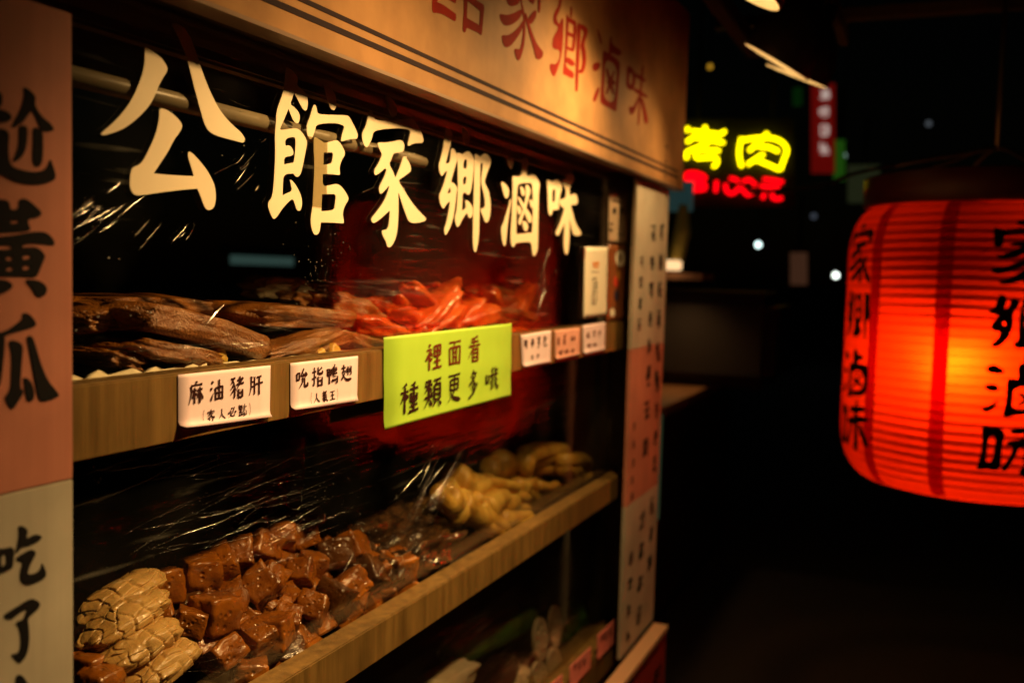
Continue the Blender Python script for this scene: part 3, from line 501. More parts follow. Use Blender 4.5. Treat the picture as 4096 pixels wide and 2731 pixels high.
T7 = (1600, 2300, 2.45)
for cn, lab in (([(1925, 590), (2105, 420), (2100, 660), (1925, 825)], 'rose red label nearest the far banner on the lowest board'), ([(1655, 890), (1865, 690), (1862, 900), (1655, 1130)], 'rose red label next to the lotus root slices on the lowest board'), ([(1390, 1130), (1585, 960), (1585, 1200), (1390, 1380)], 'rose red label at the bottom edge of the picture, before the lotus root')):
    c = card('price_label', cn, T7, -.004, card_red, lab, 'label', gl, .003)
    l, r, t, b = cn[0][0], cn[1][0], (cn[0][1]+cn[1][1])/2, (cn[2][1]+cn[3][1])/2
    for k in range(3): kai('', T7, (l+(r-l)*(.2+k*.22), l+(r-l)*(.38+k*.22), t+(b-t)*.15+(1-k)*22, t+(b-t)*.55+(1-k)*22), -.0057, c, maroon_ink, 15, scribble(rs, 6))
# cards and posters at the right end of the upper pane
T5 = (2300, 750, 2.6125)
c = card('notice_card', [(95, 622), (335, 622), (335, 1340), (82, 1372)], T5, YG-.001, card_cream, 'tall cream card with a column of print stuck on the glass', 'notice', None, 0)
for k in range(7): kai('', T5, (165, 245, 940+k*42, 978+k*42), YG-.0026, c, grey_ink, 9, scribble(rs, 7))
kai('', T5, (165, 250, 865, 900), YG-.0026, c, grey_ink, 30, 'h5,50 95,50'); kai('', T5, (170, 265, 750, 850), YG-.0026, c, mat('orange_print', (.7, .25, .05), rough=.6), 26, 'd20,30 40,60;d60,20 70,60;h20,80 80,80'); kai('', T5, (96, 120, 630, 770), YG-.0026, c, red_ink, 70, 'p20,0 10,100')
c = card('poster', [(345, 55), (548, 60), (562, 588), (338, 575)], T5, YG-.001, mat('buff_poster', (.6, .47, .33), (.5, .36, .25), rough=.5, scale=40), 'buff printed poster above the brown poster at the end of the glass', 'poster', None, 0)
for q in ((380, 440, 200, 290), (460, 530, 200, 290), (350, 400, 360, 400), (350, 400, 420, 470), (430, 520, 480, 500), (360, 520, 130, 160)): kai('', T5, q, YG-.0026, c, grey_ink, 14, scribble(rs, 9))
c = card('poster', [(335, 595), (582, 610), (578, 1385), (318, 1415)], T5, YG-.001, mat('brown_poster', (.28, .09, .025), (.22, .07, .02), rough=.4, scale=12), 'brown poster with a cream badge at the end of the glass', 'poster', None, 0)
def blob(T, cx, cy, rx_, ry_, Yp, m, parent, n=18): obj('print_mark', *shapes_mesh([[[(cx+rx_*math.cos(2*math.pi*k/n), cy+ry_*math.sin(2*math.pi*k/n)) for k in range(n)]]], zoomfn(*T, Yp), .0003), m, parent)
blob(T5, 475, 740, 55, 90, YG-.0026, card_cream, c); blob(T5, 472, 735, 20, 42, YG-.003, mat('badge_brown', (.35, .25, .14), rough=.5), c); blob(T5, 430, 985, 28, 60, YG-.0026, mat('poster_red', (.7, .06, .03), rough=.5), c)
blob(T5, 455, 920, 18, 55, YG-.0031, mat('poster_orange', (.7, .3, .05), rough=.5), c); blob(T5, 435, 1130, 25, 60, YG-.0026, mat('poster_blue', (.03, .03, .08), rough=.5), c); blob(T5, 390, 1305, 26, 45, YG-.0026, card_cream, c); blob(T5, 555, 1360, 18, 25, YG-.0026, mat('poster_gold', (.7, .35, .08), rough=.4), c)

# ================================================================== skirt sign below the banner
sk = thing('skirt_sign', 'red sign panel with a pale top edge under the far banner', 'sign', (2.2, -.06, .2))
YS = -.07; za = onY(2665, 2517, YS)[2]; xe = onY(2665, 2517, YS)[0]
box('panel', (.5, YS, .1), (xe, YS+.02, za-.0004), mat('dark_red_panel', (.32, .03, .02), rough=.5), sk); box('edge_strip', (.5, YS-.004, za), (xe, YS+.03, za+.012), mat('tan_edge', (.55, .33, .2), rough=.5), sk)
for k in range(6): obj('character', *kai_mesh('', xe-.12-k*.13, xe-.03-k*.13, za-.16, za-.05, YS-.0002, 12, scribble(rs, 7)), black_ink, sk)
# ================================================================== food
def lump_mesh(L, H, Dp, seed, sub=5, amp=.18, freq=1.6, box_=0, flat=0, fine=.0):
    """irregular lump, sizes in metres"""
    import bmesh
    bm = bmesh.new(); bmesh.ops.create_cube(bm, size=2); bmesh.ops.subdivide_edges(bm, edges=bm.edges[:], cuts=2**sub//4, use_grid_fill=True)
    off = Vector((seed*7.3, seed*3.1, seed*1.7))
    for v in bm.verts:
        p = v.co.copy(); s = p.normalized(); q = s.lerp(p, box_) if box_ else s
        nz = noise.noise(q*freq+off)*amp+noise.noise(q*freq*3+off)*amp*.35+fine*noise.noise(q*freq*9+off)
        q = q*(1+nz)
        if flat and q.z < -flat: q.z = -flat+(q.z+flat)*.2
        v.co = (q.x*L*.5, q.y*Dp*.5, q.z*H*.5)
    bm.verts.index_update(); V = [tuple(v.co) for v in bm.verts]; Fs = [tuple(x.index for x in f.verts) for f in bm.faces]; bm.free(); return V, Fs
def lump(name, px, y, wpx, hpx, dp, m, seed, label, cat, group=None, tilt=0, amp=.2, freq=1.6, sub=6, yaw=0, bend=0, flat=.0, fine=.018, box_=.35):
    c = onY(px[0], px[1], y); l = onY(px[0]-wpx/2, px[1], y); r = onY(px[0]+wpx/2, px[1], y); t = onY(px[0], px[1]-hpx/2, y); b = onY(px[0], px[1]+hpx/2, y)
    L = abs(r[0]-l[0]); Hh = abs(t[2]-b[2]); V, Fs = lump_mesh(L, Hh, dp, seed, sub, amp, freq, box_, flat, fine)
    R = Matrix.Rotation(math.radians(yaw), 3, 'Z') @ Matrix.Rotation(math.radians(tilt), 3, 'Y')
    W_ = []
    for v in V: v = Vector((v[0], v[1], v[2]+bend*(v[0]/L*2)**2)); v = R @ v; W_.append((v.x+c[0], v.y+c[1], v.z+c[2]))
    bot = min(w[2] for w in W_); o = obj(name, [(a-c[0], b_-c[1], z_-c[2]) for a, b_, z_ in W_], Fs, m, None, True); o.location = tuple(c)
    return tag(o, label, cat, group)
# --- upper shelf: slabs of braised meat on trays
tr_ = thing('serving_tray', 'steel serving tray lined with scalloped cream paper on the upper shelf', 'tray', (.85, .2, 1.242))
box('tray_base', (.47, .045, 1.2405), (1.2, .4, 1.2435), steel, tr_)
V = []; Fs = []; n = 340; rs = random.Random(5)
for i in range(n):
    x = .5+.55*i/n; ph = (x*1000+8*noise.noise(Vector((x*14, 0, 5)))) % 34/34; k_ = .5+.9*abs(noise.noise(Vector((math.floor(x*1000/34)*1.7, 3, 0))))
    h = (.0015+.012*(ph**1.6 if ph < .8 else (1-ph)*3.5)*k_)*max(.12, min(1, (.86-x)*8))
    y = .034+.004*math.sin(x*90)
    V += [(x, y, 1.2445), (x, y-.002*math.sin(ph*6.3), 1.2445+.010+h*.8), (x+.003*math.cos(ph*6.28), y+.006, 1.2445+.009+h)]
for i in range(n-1): a = i*3; Fs += [(a, a+3, a+4, a+1), (a+1, a+4, a+5, a+2)]
o = obj('paper_lining', V, Fs, paper_cream, tr_, True); sm = o.modifiers.new('thick', 'SOLIDIFY'); sm.thickness = .0006
mg = 'braised meat pieces on the upper shelf'
lump('braised_meat', (560, 1230), .2, 560, 110, .13, liver, 1, 'dark flat slab of braised meat behind the others, upper left', 'meat', mg, 3, .14, 1.2, bend=-.006, box_=.5)
lump('braised_meat', (700, 1315), .09, 560, 130, .115, liver, 2, 'largest glossy brown slab of braised meat above the biggest pink label', 'meat', mg, 13, .14, 1.2, bend=-.004, box_=.5)
lump('braised_meat', (640, 1420), .075, 380, 95, .09, liver, 3, 'brown slab of braised meat on the scalloped paper, lower left', 'meat', mg, 12, .2, 1.4, box_=.45)
lump('braised_meat', (360, 1270), .12, 260, 120, .08, liver, 4, 'brown piece of meat half hidden behind the near banner', 'meat', mg, -4, .25)
lump('braised_meat', (1110, 1265), .13, 420, 100, .12, liver, 5, 'brown braised slab behind the slab with the bright streak, centre', 'meat', mg, 4, .14, 1.2, box_=.5)
lump('braised_meat', (1180, 1385), .075, 420, 90, .06, liver, 6, 'low brown meat piece above the second pink label', 'meat', mg, -6, .3, 2)
lump('duck_wing', (1390, 1250), .11, 220, 130, .06, liver, 7, 'brown braised duck wing beside the red chili heap', 'wing', mg, 12, .35, 1.8)
lump('duck_wing', (1400, 1370), .08, 260, 80, .05, liver, 8, 'lower braised duck wing beside the red chili heap', 'wing', mg, 8, .3, 2)
for i, (x, y, w, h, t) in enumerate(((865, 1430, 60, 95, -25), (1270, 1425, 50, 60, -20), (1330, 1410, 40, 70, 30))):
    lump('wing_tip', (x, y), .05, w, h, .014, golden, 20+i, ('pale pointed wing tip above the biggest pink label', 'small pale wing tip above the second pink label', 'thin pale wing tip right above the second pink label')[i], 'wing', mg, t, .15, sub=4)
lump('braised_meat', (2010, 1200), .2, 260, 90, .07, liver, 9, 'brown meat piece far right behind the chili heap', 'meat', mg, 5, .3)
lump('braised_meat', (2000, 1265), .13, 260, 70, .06, liver, 10, 'lower brown meat piece far right behind the chili heap', 'meat', mg, 5, .3)
rs = random.Random(31)
for i, (x, y, w, h, yy, t) in enumerate(((480, 1345, 300, 90, .13, 6), (900, 1390, 260, 70, .10, 10), (1010, 1330, 240, 80, .17, 4), (1240, 1320, 260, 80, .16, -5), (820, 1250, 300, 90, .26, 2), (1290, 1225, 260, 80, .26, 8), (640, 1285, 300, 80, .25, -3), (430, 1440, 180, 80, .08, 14), (1500, 1330, 200, 90, .12, 10), (1560, 1250, 220, 90, .2, -6))):
    lump('braised_meat', (x, y), yy, w, h, .07, liver, 120+i, 'brown braised meat piece tucked between the larger slabs on the upper shelf', 'meat', mg, t, .28, 2)
for i, (x, y, w, h, yy) in enumerate(((1100, 1150, 220, 90, .36), (1240, 1165, 180, 70, .38))):
    lump('pale_food', (x, y), yy, w, h, .06, mush, 140+i, ('pale beige food at the back of the upper shelf, left', 'pale beige food at the back of the upper shelf, beside the post')[i], 'food', None, 0, .3, 2)
cg = 'pieces in the red chili heap'
rs = random.Random(9)
for i in range(34):
    u = rs.random(); x = 1470+u*560; y = 1235+abs(u-.45)*120+rs.uniform(-30, 75); lump('chili_chicken_piece', (x, y), rs.uniform(.07, .2), rs.uniform(120, 220), rs.uniform(60, 110), rs.uniform(.04, .06), chili, 40+i, 'glossy orange red, lantern reflection tinted, chili chicken piece in the heap above the lime notice', 'chicken', cg, rs.uniform(-35, 35), .3, 1.6, sub=5, fine=.06, box_=.1)
# --- lower shelf: cubes, squid, chicken feet
cg = 'braised tofu cubes heaped on the lower shelf'; proto = []
for k in range(9):
    V, Fs = lump_mesh(.040, .036, .039, 60+k, 5, .13, 1.5, .78, 0, .025)
    me = bpy.data.meshes.new('tofu_cube'); me.from_pydata(V, [], Fs); me.materials.append(tofu if k < 7 else tofu_dark); me.polygons.foreach_set('use_smooth', [True]*len(me.polygons)); proto.append(me)
rs = random.Random(21); cubes = []
def hgt(x, y):       # top of the heap above the shelf floor
    u = (x-.97)/.36; v = (y-.06)/.26
    return max(0, .03+.09*max(0, 1-u*u)*min(1, max(0, v*2.2+.25)))
for layer in range(4):
    for gx in range(24):
        for gy in range(8):
            x = .70+gx*.040+rs.uniform(-.01, .01)+(.018 if layer % 2 else 0); y = .064+gy*.039+rs.uniform(-.008, .008)
            z = .913+layer*.031+rs.uniform(-.004, .004)
            if z-.895 > hgt(x, y)+.012 or x > 1.24: continue
            if x < .70+.10*(y < .2)+.02: continue
            cubes.append((x, y, z))
lab = 'glossy orange brown braised tofu cube in the heap behind the lower film'
top = {}
for x, y, z in cubes: top[(round(x/.05), round(y/.05))] = max(z, top.get((round(x/.05), round(y/.05)), 0))
cubes = [c_ for c_ in cubes if c_[2] > top[(round(c_[0]/.05), round(c_[1]/.05))]-.036 or c_[1] < .1]
for i, (x, y, z) in enumerate(cubes):
    o = bpy.data.objects.new('tofu_cube', proto[rs.choice([0, 1, 2, 3, 4, 5, 6, 0, 1, 2, 3, 4, 7])]); COL.objects.link(o); o.location = (x, y, z)
    lab = 'glossy orange brown braised tofu cube '+('lying against the front ledge' if y < .1 else 'beside the cream squid' if x < .86 else 'at the dim back of the heap' if y > .25 else 'on top of the heap' if z > .96 else 'in the middle of the heap')
    o.rotation_euler = (rs.gauss(0, .5), rs.gauss(0, .5), rs.uniform(0, 6.28)); s = rs.uniform(.76, 1.16); o.scale = (s*rs.uniform(.85, 1.15), s, s*rs.uniform(.85, 1.1)); tag(o, lab, 'tofu', cg)
for px, y in (((670, 2111), .33),):
    c = onY(*px, y); o = bpy.data.objects.new('tofu_cube', proto[8]); COL.objects.link(o); o.location = tuple(c); o.scale = (1.3, 1.1, .9); tag(o, 'dark brown cube set apart at the back of the lower shelf', 'tofu')
def squid_piece(px, y, wpx, hpx, dp, tilt, seed, label):
    c = onY(*px, y); L = abs(onY(px[0]+wpx/2, px[1], y)[0]-onY(px[0]-wpx/2, px[1], y)[0]); Hh = abs(onY(px[0], px[1]-hpx/2, y)[2]-onY(px[0], px[1]+hpx/2, y)[2])
    nu, nv = 200, 130; V = []; Fs = []; off = Vector((seed*3.3, 0, seed))
    for j in range(nv+1):
        th = math.pi*j/nv
        for i in range(nu):
            ph = 2*math.pi*i/nu; d = Vector((math.cos(th), math.sin(th)*math.cos(ph), math.sin(th)*math.sin(ph)))
            sgn = lambda a, e: math.copysign(abs(a)**e, a)
            q = Vector((sgn(d.x, .85), d.y, d.z))
            # cross-cut pattern in the skin
            w = noise.noise(d*2.2+off)*.16
            a = (d.x*3.3+w*2.2+.35*d.z+.3); b = (ph/(2*math.pi)*10+w*4+.5*d.x)
            fa = abs((a % 1)-.5)*2; fb = abs((b % 1)-.5)*2; cut = max(max(0, fa-.82)/.18, max(0, fb-.84)/.16)**.7
            cell = math.floor(a)*7.1+math.floor(b)*3.7; up = (math.sin(cell*12.9)*.5)*.07
            amt = min(1, math.sin(th)*1.6); q = q*(1+w*.8+((up+.02-cut*.15)*amt*min(1, max(0, .75+noise.noise(d*1.7+off)*1.5)))+.006*noise.noise(d*12+off))
            V.append((q.x*L*.5, q.y*dp*.5, q.z*Hh*.5+.10*Hh*math.cos(d.x*2)))
    for j in range(nv):
        for i in range(nu): a = j*nu+i; b = j*nu+(i+1) % nu; Fs.append((a, b, b+nu, a+nu))
    o = obj('scored_squid', V, Fs, squid, None, True); o.location = tuple(c); o.rotation_euler = (0, math.radians(tilt), math.radians(-8)); tag(o, label, 'squid', 'scored squid pieces, lower left')
squid_piece((490, 2390), .125, 290, 112, .05, -16, 1, 'cream cross-cut squid piece at the back of its row, half in shade')
squid_piece((505, 2475), .10, 300, 118, .05, -15, 2, 'cream squid piece with square cuts, second from the back of its row')
squid_piece((550, 2590), .08, 290, 128, .05, -13, 3, 'cream squid piece with raised cuts, third from the back of its row')
squid_piece((620, 2690), .066, 300, 135, .05, -17, 4, 'nearest cream squid piece at the bottom edge of the picture')
lump('braised_egg', (400, 2720), .075, 130, 110, .04, tofu, 31, 'orange brown round braised egg at the lower left corner of the case', 'egg', None, 0, .05, sub=5)
lump('braised_egg', (345, 2655), .1, 80, 90, .04, tofu, 32, 'small orange brown braised egg beside the near banner', 'egg', None, 0, .06, sub=5)
# film wrapped dark food in the middle
for i, (x, y, w, h, yy) in enumerate(((1500, 2110, 330, 200, .15), (1500, 2250, 300, 170, .1), (1640, 2210, 260, 150, .08), (1700, 2090, 260, 170, .13))):
    lump('wrapped_food', (x, y), yy, w, h, .09, film_wet, 70+i, ('dark glistening food under film behind the tofu cubes, back left', 'dark glistening food under film right beside the tofu cubes', 'dark glistening food under film next to the ledge', 'dark glistening food under film beside the chicken feet')[i], 'food', 'dark film wrapped food', 0, .4, 2.6, fine=.12, sub=6)
Tz = (1600, 1700, 2.557)
def foot(strokes, palm, y, label, seed):
    root_px = palm[0]; c = onY(Tz[0]+root_px[0]/Tz[2], Tz[1]+root_px[1]/Tz[2], y)
    V = []; Fs = []; sc = .00062
    def add(v, f): b = len(V); V.extend(v); Fs.extend(tuple(b+k for k in ff) for ff in f)
    for s in strokes:
        *pts, r = s; pp = spline([onY(Tz[0]+a/Tz[2], Tz[1]+b/Tz[2], y+.012*math.sin(i*1.3+seed)) for i, (a, b) in enumerate(pts)], 5); n = len(pp)
        add(*tubedata(pp, [r*sc*(1-.35*(k/(n-1)))*(1+.12*noise.noise(Vector((k*.7, seed, 0))))*(.6 if k in (0, n-1) else 1) for k in range(n)], 10))
    o = obj('chicken_foot', [tuple(np.array(v)-c) for v in V], Fs, golden, None, True); o.location = tuple(c)
    tag(o, label, 'chicken foot', 'golden braised chicken feet'); ss = o.modifiers.new('s', 'SUBSURF'); ss.levels = ss.render_levels = 1
foot([[(700, 560), (900, 580), (1230, 640), 26], [(700, 620), (1000, 700), (1340, 750), 27], [(720, 650), (1000, 820), (1330, 850), 27], [(700, 680), (980, 880), (1330, 930), 27], [(520, 560), (640, 600), (760, 640), 60]], [(700, 620)], .10, 'golden braised chicken foot with toes spread towards the ledge', 1)
foot([[(350, 640), (480, 780), (560, 850), 26], [(600, 780), (760, 900), (900, 1000), 40], [(760, 820), (900, 960), (1090, 1060), 36], [(700, 900), (850, 1010), (1050, 1110), 30], [(1000, 960), (1200, 970), (1340, 930), 34]], [(750, 900)], .07, 'golden braised chicken foot lying against the ledge', 2)
foot([[(1250, 330), (1450, 260), (1710, 250), 42], [(1280, 380), (1500, 330), (1700, 310), 32], [(1380, 440), (1500, 450), (1620, 480), 26], [(1300, 300), (1280, 400), (1300, 470), 40]], [(1400, 350)], .12, 'golden braised chicken foot at the far end of the lower shelf', 3)
foot([[(1640, 380), (1780, 360), (1880, 360), (1940, 450), (1900, 560), 32], [(1640, 430), (1740, 480), (1780, 580), (1620, 640), 30], [(1400, 620), (1520, 640), (1620, 600), 22], [(1700, 420), (1820, 470), (1860, 560), 26]], [(1700, 480)], .09, 'curled golden braised chicken foot at the far right of the lower shelf', 4)
foot([[(900, 420), (1050, 500), (1300, 580), 40], [(1000, 380), (1150, 420), (1280, 460), 50], [(1380, 770), (1450, 810), (1520, 845), 18]], [(1100, 450)], .15, 'orange brown chicken foot behind the spread one', 5)
rs = random.Random(77)
for i, (cx, cy, yy) in enumerate(((640, 700, .12), (820, 840, .085), (1080, 760, .11), (560, 900, .075), (960, 600, .14), (1560, 420, .11), (430, 640, .12), (480, 780, .09), (1180, 640, .12))):
    st = []
    for k in range(5): a_ = rs.uniform(-.5, .7); l_ = rs.uniform(150, 320); st.append([(cx+rs.uniform(-60, 60), cy+rs.uniform(-60, 60)), (cx+l_*.5*math.cos(a_), cy+l_*.5*math.sin(a_)+rs.uniform(-20, 20)), (cx+l_*math.cos(a_), cy+l_*math.sin(a_)), rs.uniform(22, 44)])
    foot(st, [(cx, cy)], yy, 'golden chicken foot partly buried in the heap at the far end of the lower shelf', 10+i)
# things further back on the lower shelf
lump('vegetable_bunch', (520, 2080), .32, 560, 150, .07, green_veg, 81, 'dark green vegetables at the back left of the lower shelf', 'vegetables', None, 2, .35, 3, fine=.1, sub=6)
box('wood_divider', (.55, .285, .896), (1.15, .295, .935), wood, None); tag(bpy.data.objects['wood_divider'], 'wooden divider strip in front of the dark green vegetables', 'divider')
lump('omelette_piece', (960, 2010), .36, 330, 110, .05, yellow_food, 82, 'yellow wedge of food in front of the red cups', 'food', None, 3, .3, 1.5)
for i, (x, y, w, h, yy) in enumerate(((965, 1890, 150, 130, .43), (1090, 1890, 110, 110, .46), (1150, 1800, 110, 110, .5))):
    a = onY(x-w/2, y, yy); b = onY(x+w/2, y, yy); r = abs(b[0]-a[0])/2*.8; zt = onY(x, y-h/2, yy)[2]
    o = obj('plastic_cup', *lathe([(.001, .8961), (r*.8, .8961), (r, zt), (r*.92, zt), (r*.74, .9), (.001, .9)], 24), red_plastic, None, True); o.location = ((a[0]+b[0])/2, yy, 0)
    tag(o, ('wide red plastic cup at the back of the lower shelf', 'middle red plastic cup at the back of the lower shelf', 'tallest red plastic cup at the back of the lower shelf')[i], 'cup', 'red plastic cups')
# lowest shelf: lotus root, greens, mushrooms
def lotus_slice(cx, cy, rx_, ry_, label, y):
    fn = zoomfn(*T7, y); out = [(cx+rx_*math.cos(a), cy+ry_*math.sin(a)) for a in np.linspace(0, 2*math.pi, 28, endpoint=False)]
    holes = [[(cx+rx_*(.55*math.cos(h)+.17*math.cos(a)), cy+ry_*(.6*math.sin(h)+.15*math.sin(a))) for a in np.linspace(0, 2*math.pi, 8, endpoint=False)] for h in np.linspace(.3, 6.58, 7, endpoint=False)]
    V, Fs = shapes_mesh([[out]+holes], fn, .006, 1); c = np.mean(np.array(V), 0); V = [tuple(np.array(v)-c) for v in V]
    o = obj('lotus_root_slice', V, Fs, lotus, None); o.location = tuple(c); o.rotation_euler = (0, 0, math.radians(0)); tag(o, label, 'lotus root', 'lotus root slices')
for a in ((1358, 620, 68, 215, 'tall pale lotus root slice at the left of its bunch', .07), (1505, 490, 62, 200, 'topmost pale lotus root slice of the bunch', .09), (1350, 960, 70, 125, 'lowest left pale lotus root slice', .06), (1495, 870, 65, 170, 'lowest right pale lotus root slice, by the rose labels', .065)): lotus_slice(*a)
def src(x, y): return (1600+x/2.45, 2300+y/2.45)
lump('cucumber', src(1050, 380), .2, 330, 110, .06, green_veg, 91, 'dark green cucumber lying behind the lotus root, upper', 'cucumber', 'dark green cucumbers', 8, .08, 1)
lump('cucumber', src(900, 560), .14, 360, 110, .06, green_veg, 92, 'dark green cucumber lying behind the lotus root, lower', 'cucumber', 'dark green cucumbers', 8, .08, 1)
lump('leafy_green', src(1650, 530), .11, 90, 170, .05, green_veg, 93, 'dark green leaf with yellow rim right of the lotus root', 'leaf', None, -10, .3, 2.4)
lump('mushroom', src(480, 1000), .1, 170, 90, .06, mush, 94, 'pale mushroom at the bottom edge, left of the dark one', 'mushroom', 'mushrooms', 5, .2)
lump('mushroom', src(900, 1000), .1, 160, 100, .06, mush_dark, 95, 'dark brown mushroom at the bottom edge', 'mushroom', 'mushrooms', 0, .2)
lump('mushroom', src(1170, 1010), .09, 90, 90, .05, mush, 96, 'pale ribbed mushroom between the dark one and the lotus root', 'mushroom', 'mushrooms', 15, .25)

# ================================================================== clip lamps over the front
n0 = Vector((-.54*Xc[0]-.84*Xc[1]+.10*Xc[2], -.54*Yc[0]-.84*Yc[1]+.10*Yc[2], -.54*Zc[0]-.84*Zc[1]+.10*Zc[2])).normalized()
aw = thing('awning_frame', 'dark awning frame with a long beam above the stall front', 'awning', (1.5, -.2, 2.0))
box('beam', (-.2, -.36, 2.02), (3.0, -.31, 2.06), darkwood, aw, .002); box('beam', (-.2, -.12, 2.0), (3.0, -.08, 2.04), darkwood, aw, .002)
box('roof_sheet', (-.4, -1.1, 2.22), (3.0, .7, 2.24), darkwood, aw)
box('bracket', (2.9, -1.0, 2.07), (2.94, .0, 2.1), darkwood, aw)
def clip_lamp(p, d, label, power, s=1.0, spread=124, aim=None):
    p = Vector(p); d = Vector(d).normalized(); t = thing('clip_lamp', label, 'lamp', tuple(p), 'clip lamps under the awning')
    out = [(.076, 0), (.0775, .004), (.074, .05), (.06, .095), (.038, .122), (.026, .13), (.024, .17), (.001, .171)]
    inn = [(.0745, .0005), (.072, .05), (.058, .092), (.036, .118), (.001, .12)]
    obj('shade', *lathe([(r*s, z*s) for r, z in out], 40, tuple(p), -d), shade_out, t, True); obj('reflector', *lathe([(r*s, z*s) for r, z in inn], 40, tuple(p), -d), shade_in, t, True)
    bc_ = p-d*.076*s
    me = lathe([(.0265*math.sin(a)+1e-5, -.0265*math.cos(a)) for a in np.linspace(0, math.pi, 13)], 16, tuple(bc_), -d)
    obj('bulb', *me, emis('bulb_glow', WARM, LAMP*max(power, .5)), t, True)
    sl = bpy.data.lights.new('lamp_light', 'SPOT'); sl.energy = SPOT*power; sl.color = WARM; sl.spot_size = math.radians(spread); sl.spot_blend = 1; sl.shadow_soft_size = .03
    so = bpy.data.objects.new('lamp_light', sl); COL.objects.link(so); so.parent = t; so.location = d*.004; so.rotation_euler = (Vector(aim)-p if aim else d).to_track_quat('-Z', 'Y').to_euler()
    top_ = p-d*.17*s; obj('neck', *tubedata(spline([top_, top_-d*.04+Vector((0, 0, .02)), Vector((top_.x, -.335, 2.0)), Vector((top_.x, -.335, 2.021))], 5), .006, 8), black, t, True)
for (px_, dd, dist, pw, k_, aim, lb) in (((2955, -60), n0, 1.57, .56, .2, (1.42, .0, 1.05), 'nearest lit lamp cut by the top edge of the picture'), ((3102, 249), n0, 2.06, .2, .05, (1.75, .0, .75), 'lit lamp seen edge-on below the nearest one'), ((3182, 306), Vector((n0.x+.1, n0.y-.12, n0.z)), 2.29, .015, .05, None, 'farthest lit lamp tucked behind the edge-on one')):
    v_ = Vector(-ray(*px_)).normalized(); d_ = Vector(dd); d_ = (d_-v_*d_.dot(v_)).normalized()+v_*k_
    clip_lamp(at(*px_, dist), d_, lb, pw, aim=aim)
clip_lamp((.98, -.62, 1.95), (-.1, .5, -.86), 'lit lamp out of the picture above the large cream characters', 1.3, aim=(.98, .0, 1.02), spread=77)

# ================================================================== red lantern
DL = 2.47; KL = DL/1.25; LC = at(3939, 1406, DL); RL = .1765*KL*.945; HB = LC[2]-.166*KL; HT = LC[2]+.182*KL
ln = thing('paper_lantern', 'glowing red ribbed paper lantern with black brush characters hanging at the right', 'lantern', (LC[0], LC[1], HB))
def lrad(z):
    t = (z-HB)/(HT-HB)
    e = min(t/.20, (1-t)/.20, 1); return RL*(.77+.23*math.sqrt(max(0, 1-(1-e)**2.2)))
zs = np.linspace(HB, HT, 33*4+1); prof = []
for i, z in enumerate(zs): prof.append((lrad(z)+(.0013)*abs(math.sin(math.pi*i/4)), z))
obj('paper_body', *lathe(prof, 96, (LC[0], LC[1], 0)), paper, ln, True)
for k in range(0, 34): z = zs[k*4]; obj('rib', *lathe([(lrad(z)-.0012, z-.0008), (lrad(z)-.0002, z), (lrad(z)-.0012, z+.0008), (lrad(z)-.002, z), (lrad(z)-.0012, z-.0008)], 72, (LC[0], LC[1], 0)), mat('rib_wire', (.1, .02, .01), rough=.6), ln, True)
a0 = math.atan2(C[1]-LC[1], C[0]-LC[0])    # azimuth that faces the camera
seam = mat('seam_paper', (.25, .008, .005), rough=.7)
CH0 = math.radians(12)
def lpoint(az, z, off): r = lrad(z)+.003+off; return (LC[0]+r*math.cos(az), LC[1]+r*math.sin(az), z)
pm2 = papermat(); pm2.name = 'lantern_seam_paper'
for nd in pm2.node_tree.nodes:
    if nd.type == 'VALTORGB':
        for e_ in nd.color_ramp.elements: e_.color = (.5, .015, .004, 1)
    if nd.type == 'MIX_SHADER': nd.inputs[0].default_value = .75
for q in range(5):
    for dang in (-25.5, 15.5):
        az = a0+math.radians(10+72*q+dang); w = math.radians(2.9); V = []; Fs = []
        for j, z in enumerate(zs[2:-2:2]): V += [lpoint(az-w, z, .0006), lpoint(az+w, z, .0006)]
        for j in range(len(V)//2-1): Fs.append((2*j, 2*j+1, 2*j+3, 2*j+2))
        obj('seam', V, Fs, pm2, ln, True)
def capring(z0, z1, r, m, name): obj(name, *lathe([(r-.02, z0), (r, z0-.002), (r+.006, z0+.003), (r+.007, (z0+z1)/2), (r+.006, z1-.003), (r, z1), (r-.012, z1), (r-.014, (z0+z1)/2), (r-.012, z0)], 64, (LC[0], LC[1], 0)), m, ln, True)
capring(HT-.008, HT+.065, (.150*KL), mat('cap_red', (.07, .008, .006), rough=.45), 'cap_ring'); capring(HB-.01, HB+.01, .100*KL, black, 'base_ring')
for k in range(2):
    a = a0+.5+k*1.57; e1 = np.array([math.cos(a), math.sin(a), 0])*.138*KL
    obj('wire_bail', *tubedata(spline([(LC[0]+e1[0], LC[1]+e1[1], HT+.055), (LC[0]+e1[0]*.5, LC[1]+e1[1]*.5, HT+.095), (LC[0], LC[1], HT+.14), (LC[0]-e1[0]*.5, LC[1]-e1[1]*.5, HT+.095), (LC[0]-e1[0], LC[1]-e1[1], HT+.055)], 6), .0042, 6), black, ln, True)
obj('hanging_cord', *tubedata([(LC[0], LC[1], HT+.135), (LC[0], LC[1], 2.22)], .006, 6), black, ln, True)
cw = [at(3270, 745, 2.57), at(3400, 700, 2.47), at(3560, 665, 2.4), (LC[0], LC[1], HT+.14)]
obj('power_cord', *tubedata(spline([at(3000, 770, 3.0), *cw], 6), .0055, 6), black, ln, True)
bl = at(3845, 1445, 2.25)
obj('bulb', *lathe([(.03*math.sin(a)+1e-5, -.03*math.cos(a)) for a in np.linspace(0, math.pi, 13)], 16, tuple(bl)), emis('lantern_bulb', (1, .34, .05), 190), ln, True)
obj('bulb_socket', *lathe([(.001, .028), (.022, .03), (.022, .17), (.001, .17)], 24, tuple(bl)), black, ln, True)
